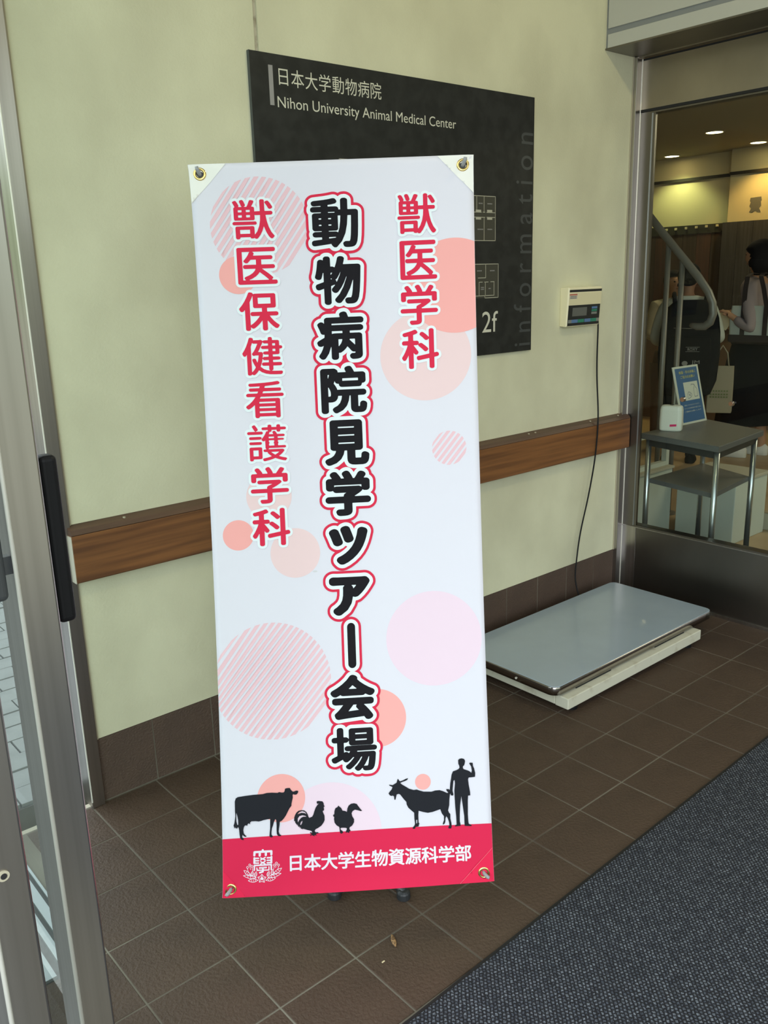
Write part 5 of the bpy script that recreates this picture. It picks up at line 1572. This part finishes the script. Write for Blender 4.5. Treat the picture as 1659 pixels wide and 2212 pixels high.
# her white shoulder bag with dark bands
sb = empty('shoulder_bag', (6.30, 3.14, 0.9), 'white canvas bag with dark straps and base hanging at the woman in the cardigan', 'bag')
bm = bmesh.new()
loft(bm, [[(x_, y_, z) for x_, y_ in rrect(6.295, 3.12, 0.030 + g, 0.205 + g, 0.022, 4)] for z, g in ((0.955, 0.0), (1.06, 0.004), (1.165, -0.004))])
obj('bag_body', bm, M['shirt_white'], sb, smooth=False)
bm = bmesh.new()
loft(bm, [[(x_, y_, z) for x_, y_ in rrect(6.295, 3.12, 0.030 + g, 0.205 + g, 0.022, 4)] for z, g in ((0.885, -0.025), (0.905, 0.006), (0.9545, 0.006))])
obj('bag_base', bm, M['strap_dark'], sb, smooth=False)
for y_ in (3.045, 3.215):
    bm = bmesh.new()
    ctr = [(6.258, y_, 0.957), (6.2565, y_, 1.06), (6.2585, y_, 1.165), (6.258, y_ * 0.8 + 3.20 * 0.2, 1.29), (6.285, y_ * 0.6 + 3.22 * 0.4, 1.372), (6.35, y_ * 0.5 + 3.22 * 0.5, 1.398), (6.43, y_ * 0.5 + 3.22 * 0.5, 1.392)]
    loft(bm, [[(x_ - 0.002, q_ - 0.017, z_), (x_ - 0.002, q_ + 0.017, z_), (x_ + 0.003, q_ + 0.017, z_ - 0.003), (x_ + 0.003, q_ - 0.017, z_ - 0.003)] for x_, q_, z_ in ctr])
    obj('strap', bm, M['strap_dark'], sb)
# the sheet she holds
bm = bmesh.new()
loft(bm, [[(6.262, 3.345, 0.985), (6.262, 3.455, 1.035), (6.40, 3.455, 1.135), (6.40, 3.345, 1.085)], [(6.263, 3.345, 0.9835), (6.263, 3.455, 1.0335), (6.401, 3.455, 1.1335), (6.401, 3.345, 1.0835)]])
tag(obj('paper_sheet', bm, M['paper']), 'cream sheet of paper held in the hands of the woman in the cardigan', 'paper')

# ---- the one with the black rucksack
def pack_parts(p, W, J, Rr, F, U, s):
    bm = bmesh.new()
    ellipsoid(bm, W(0, 0.000, 0.940), (Rr, F, U), (0.088 * s, 0.098 * s, 0.100 * s), 24, 16, lambda d: 0.80 if (d.y > 0.35 and d.z < 0.25) else (0.86 if d.z < -0.55 else 1.0))
    obj('hair', bm, M['hair_black'], p, smooth=True)
    garment('shirt', p, J, UPPER, M['shirt_white'])
    for nm in ('l', 'r'):
        sleeve(p, J, nm, ('hip', 'knee'), [0.105 * s, 0.085 * s], M['cloth_navy'], 'short_leg')
    lathe_cloth('shorts', p, W, [(0, 0, 0.43, 0.170 * s, 0.125 * s), (0, 0, 0.50, 0.160 * s, 0.125 * s), (0, 0, 0.545, 0.148 * s, 0.115 * s)], M['cloth_navy'])
    for nm in ('l', 'r'):
        q = J[nm + 'ankle'][0]
        bm = bmesh.new()
        tube(bm, [q + U * -0.02, q + U * 0.05], [0.040 * s, 0.042 * s], 14)
        obj('sock', bm, M['cloth_black'], p, smooth=True)
    shoes(p, J, W, Rr, F, U, s, M['cloth_black'])
pf = (0.866, 0.5)
PC = (5.97, 3.50)
packer = person('person', PC, pf, 1.48,
                'student in a white shirt and dark shorts carrying a big black rucksack',
                {'lelbow': (-0.235, 0.02, 0.63), 'lhand': (-0.20, 0.20, 0.60), 'relbow': (0.255, 0.02, 0.63), 'rhand': (0.22, 0.20, 0.62)},
                {'skin': M['skin_dark']}, pack_parts)
bp_ = empty('rucksack', (5.8, 3.4, 0.55), 'large black rucksack with a small white word, on the back of the student', 'rucksack')
Fv = Vector((0.866, 0.5, 0)); Rv = Vector((0.5, -0.866, 0)); Uv = Vector((0, 0, 1))
Bc = Vector((PC[0], PC[1], 0)) - Fv * 0.215 + Rv * 0.018
def bpt(r, f, z): return Bc + Rv * r + Fv * f + Uv * z
bm = bmesh.new()
rings = []
for z, hw_, hd_ in ((0.545, 0.135, 0.05), (0.56, 0.165, 0.075), (0.66, 0.200, 0.090), (0.85, 0.212, 0.095), (1.00, 0.205, 0.092), (1.10, 0.190, 0.084), (1.17, 0.165, 0.070), (1.21, 0.125, 0.050), (1.225, 0.085, 0.03)):
    rings.append([bpt(x_, y_, z) for x_, y_ in rrect(0.01, 0, hw_, hd_, min(0.045, hd_ * 0.8), 5)])
loft(bm, rings)
obj('pack_body', bm, M['cloth_black'], bp_, smooth=True)
bm = bmesh.new()
rings = []
for z, hw_, hd_ in ((0.60, 0.12, 0.018), (0.62, 0.145, 0.030), (0.80, 0.150, 0.034), (0.955, 0.145, 0.028), (0.975, 0.125, 0.014)):
    rings.append([bpt(x_, y_ - 0.105, z) for x_, y_ in rrect(0.01, 0, hw_, hd_, 0.012, 4)])
loft(bm, rings)
fp = obj('front_pocket', bm, M['cloth_black'], bp_, smooth=True)
bx_z = tb('zip', [bpt(-0.10, -0.100, 1.035), bpt(0.01, -0.103, 1.03), bpt(0.12, -0.100, 1.045)], 0.0028, M['rail_grey'], bp_, n=6)
for sd in (-1, 1):
    tb('shoulder_strap', [bpt(sd * 0.10, 0.03, 1.17), bpt(sd * 0.11, 0.10, 1.245), bpt(sd * 0.115, 0.20, 1.265), bpt(sd * 0.12, 0.325, 1.20), bpt(sd * 0.13, 0.355, 1.05), bpt(sd * 0.14, 0.30, 0.80)], 0.016, M['cloth_black'], bp_, n=8)
R_ = fit(font_rings_c('ROXY'), 0.035, 0.888, 0.066, 0.020, flip=False)
# the word is read from behind, so rightwards is the carrier's right
print_mesh('maker_word', [(R_, None), ([rectr(-0.012, 0.082, 0.8715, 0.8735)], None), ([rectr(-0.012, 0.082, 0.9025, 0.9045)], None)], lambda x_, y_: bpt(x_, -0.1412, y_), M['backpack_print'], fp)
R_ = fit(font_rings_c('JM'), 0.060, 0.795, 0.055, 0.032, flip=False)
print_mesh('tag_letters', [(R_, None), ([circle(-0.012, 0.79, 0.020, 0.017, 16)], None)], lambda x_, y_: bpt(x_, -0.1412, y_), M['rail_grey'], fp)
# tote hanging from the right hand
tt = empty('tote_bag', (6.1, 3.22, 0.4), 'thin beige bag with green print hanging beside the rucksack student', 'bag')
tb0 = Vector((6.13, 3.285, 0))
def tq(r, f, z): return tb0 + Rv * r + Fv * f + Uv * z
bm = bmesh.new()
loft(bm, [[tq(x_, y_, z) for x_, y_ in rrect(0, 0, 0.088 + g, 0.014 + g * 0.5, 0.010, 3)] for z, g in ((0.385, 0), (0.40, 0.004), (0.60, 0.003), (0.735, 0))])
obj('bag_body', bm, M['tote'], tt, smooth=False)
for f_ in (-0.01, 0.01):
    tb('handle', [tq(-0.05, f_, 0.733), tq(-0.035, f_, 0.83), tq(0, f_, 0.885), tq(0.035, f_, 0.83), tq(0.05, f_, 0.733)], 0.005, M['tote'], tt, n=6)
pr = []
for z_ in (0.52, 0.545, 0.50):
    for k_ in range(7):
        pr.append(([rectr(-0.07 + k_ * 0.019, -0.058 + k_ * 0.019, z_, z_ + 0.010)], None))
print_mesh('bag_print', pr, lambda x_, y_: tq(x_, -0.0195, y_), M['tote_print'], tt)

# ---- someone in cream behind, facing them
def cream_parts(p, W, J, Rr, F, U, s):
    bm = bmesh.new()
    ellipsoid(bm, W(0, -0.008, 0.945), (Rr, F, U), (0.090 * s, 0.100 * s, 0.098 * s), 24, 16, lambda d: 0.70 if (d.y > 0.30 and d.z < 0.45) else 1.0)
    obj('hair', bm, M['hair_black'], p, smooth=True)
    garment('shirt', p, J, UPPER, M['shirt_cream'])
    for nm in ('l', 'r'):
        sleeve(p, J, nm, ('hip', 'knee', 'calf', 'ankle'), [0.105 * s, 0.080 * s, 0.068 * s, 0.060 * s], M['trouser_brown'], 'trouser_leg')
    lathe_cloth('trouser_waist', p, W, [(0, 0, 0.44, 0.165 * s, 0.120 * s), (0, 0, 0.50, 0.158 * s, 0.120 * s), (0, 0, 0.54, 0.145 * s, 0.112 * s)], M['trouser_brown'])
    shoes(p, J, W, Rr, F, U, s, M['cloth_black'])
person('person', (6.72, 4.08), (-0.55, -0.84), 1.43,
       'person in a cream shirt mostly hidden behind the rucksack student, facing the glass',
       {'lelbow': (-0.24, 0.04, 0.63), 'lhand': (-0.17, 0.22, 0.62), 'relbow': (0.24, 0.04, 0.63), 'rhand': (0.17, 0.22, 0.62)},
       {'skin': M['skin']}, cream_parts)

# hedge across the forecourt, seen only in reflections
hg = bmesh.new()
rng = random.Random(7)
V = []
nx_, nz_ = 60, 8
for j_ in range(nz_ + 1):
    V.append([hg.verts.new((-7.2 + rng.uniform(-0.12, 0.12) + 0.3 * (j_ / nz_) ** 2, -6 + 13 * i_ / nx_, 0.0 if j_ == 0 else 1.25 * j_ / nz_ + rng.uniform(-0.06, 0.06))) for i_ in range(nx_ + 1)])
for j_ in range(nz_):
    for i_ in range(nx_): hg.faces.new((V[j_][i_], V[j_][i_ + 1], V[j_ + 1][i_ + 1], V[j_ + 1][i_]))
bk = [hg.verts.new((-7.9, -6 + 13 * i_ / nx_, 1.2)) for i_ in range(nx_ + 1)]
bk0 = [hg.verts.new((-7.9, -6 + 13 * i_ / nx_, 0.0)) for i_ in range(nx_ + 1)]
for i_ in range(nx_):
    hg.faces.new((V[nz_][i_], V[nz_][i_ + 1], bk[i_ + 1], bk[i_]))
    hg.faces.new((bk[i_], bk[i_ + 1], bk0[i_ + 1], bk0[i_]))
tag(obj('hedge', hg, M['hedge']), 'clipped green hedge across the forecourt outside the entrance', 'hedge')
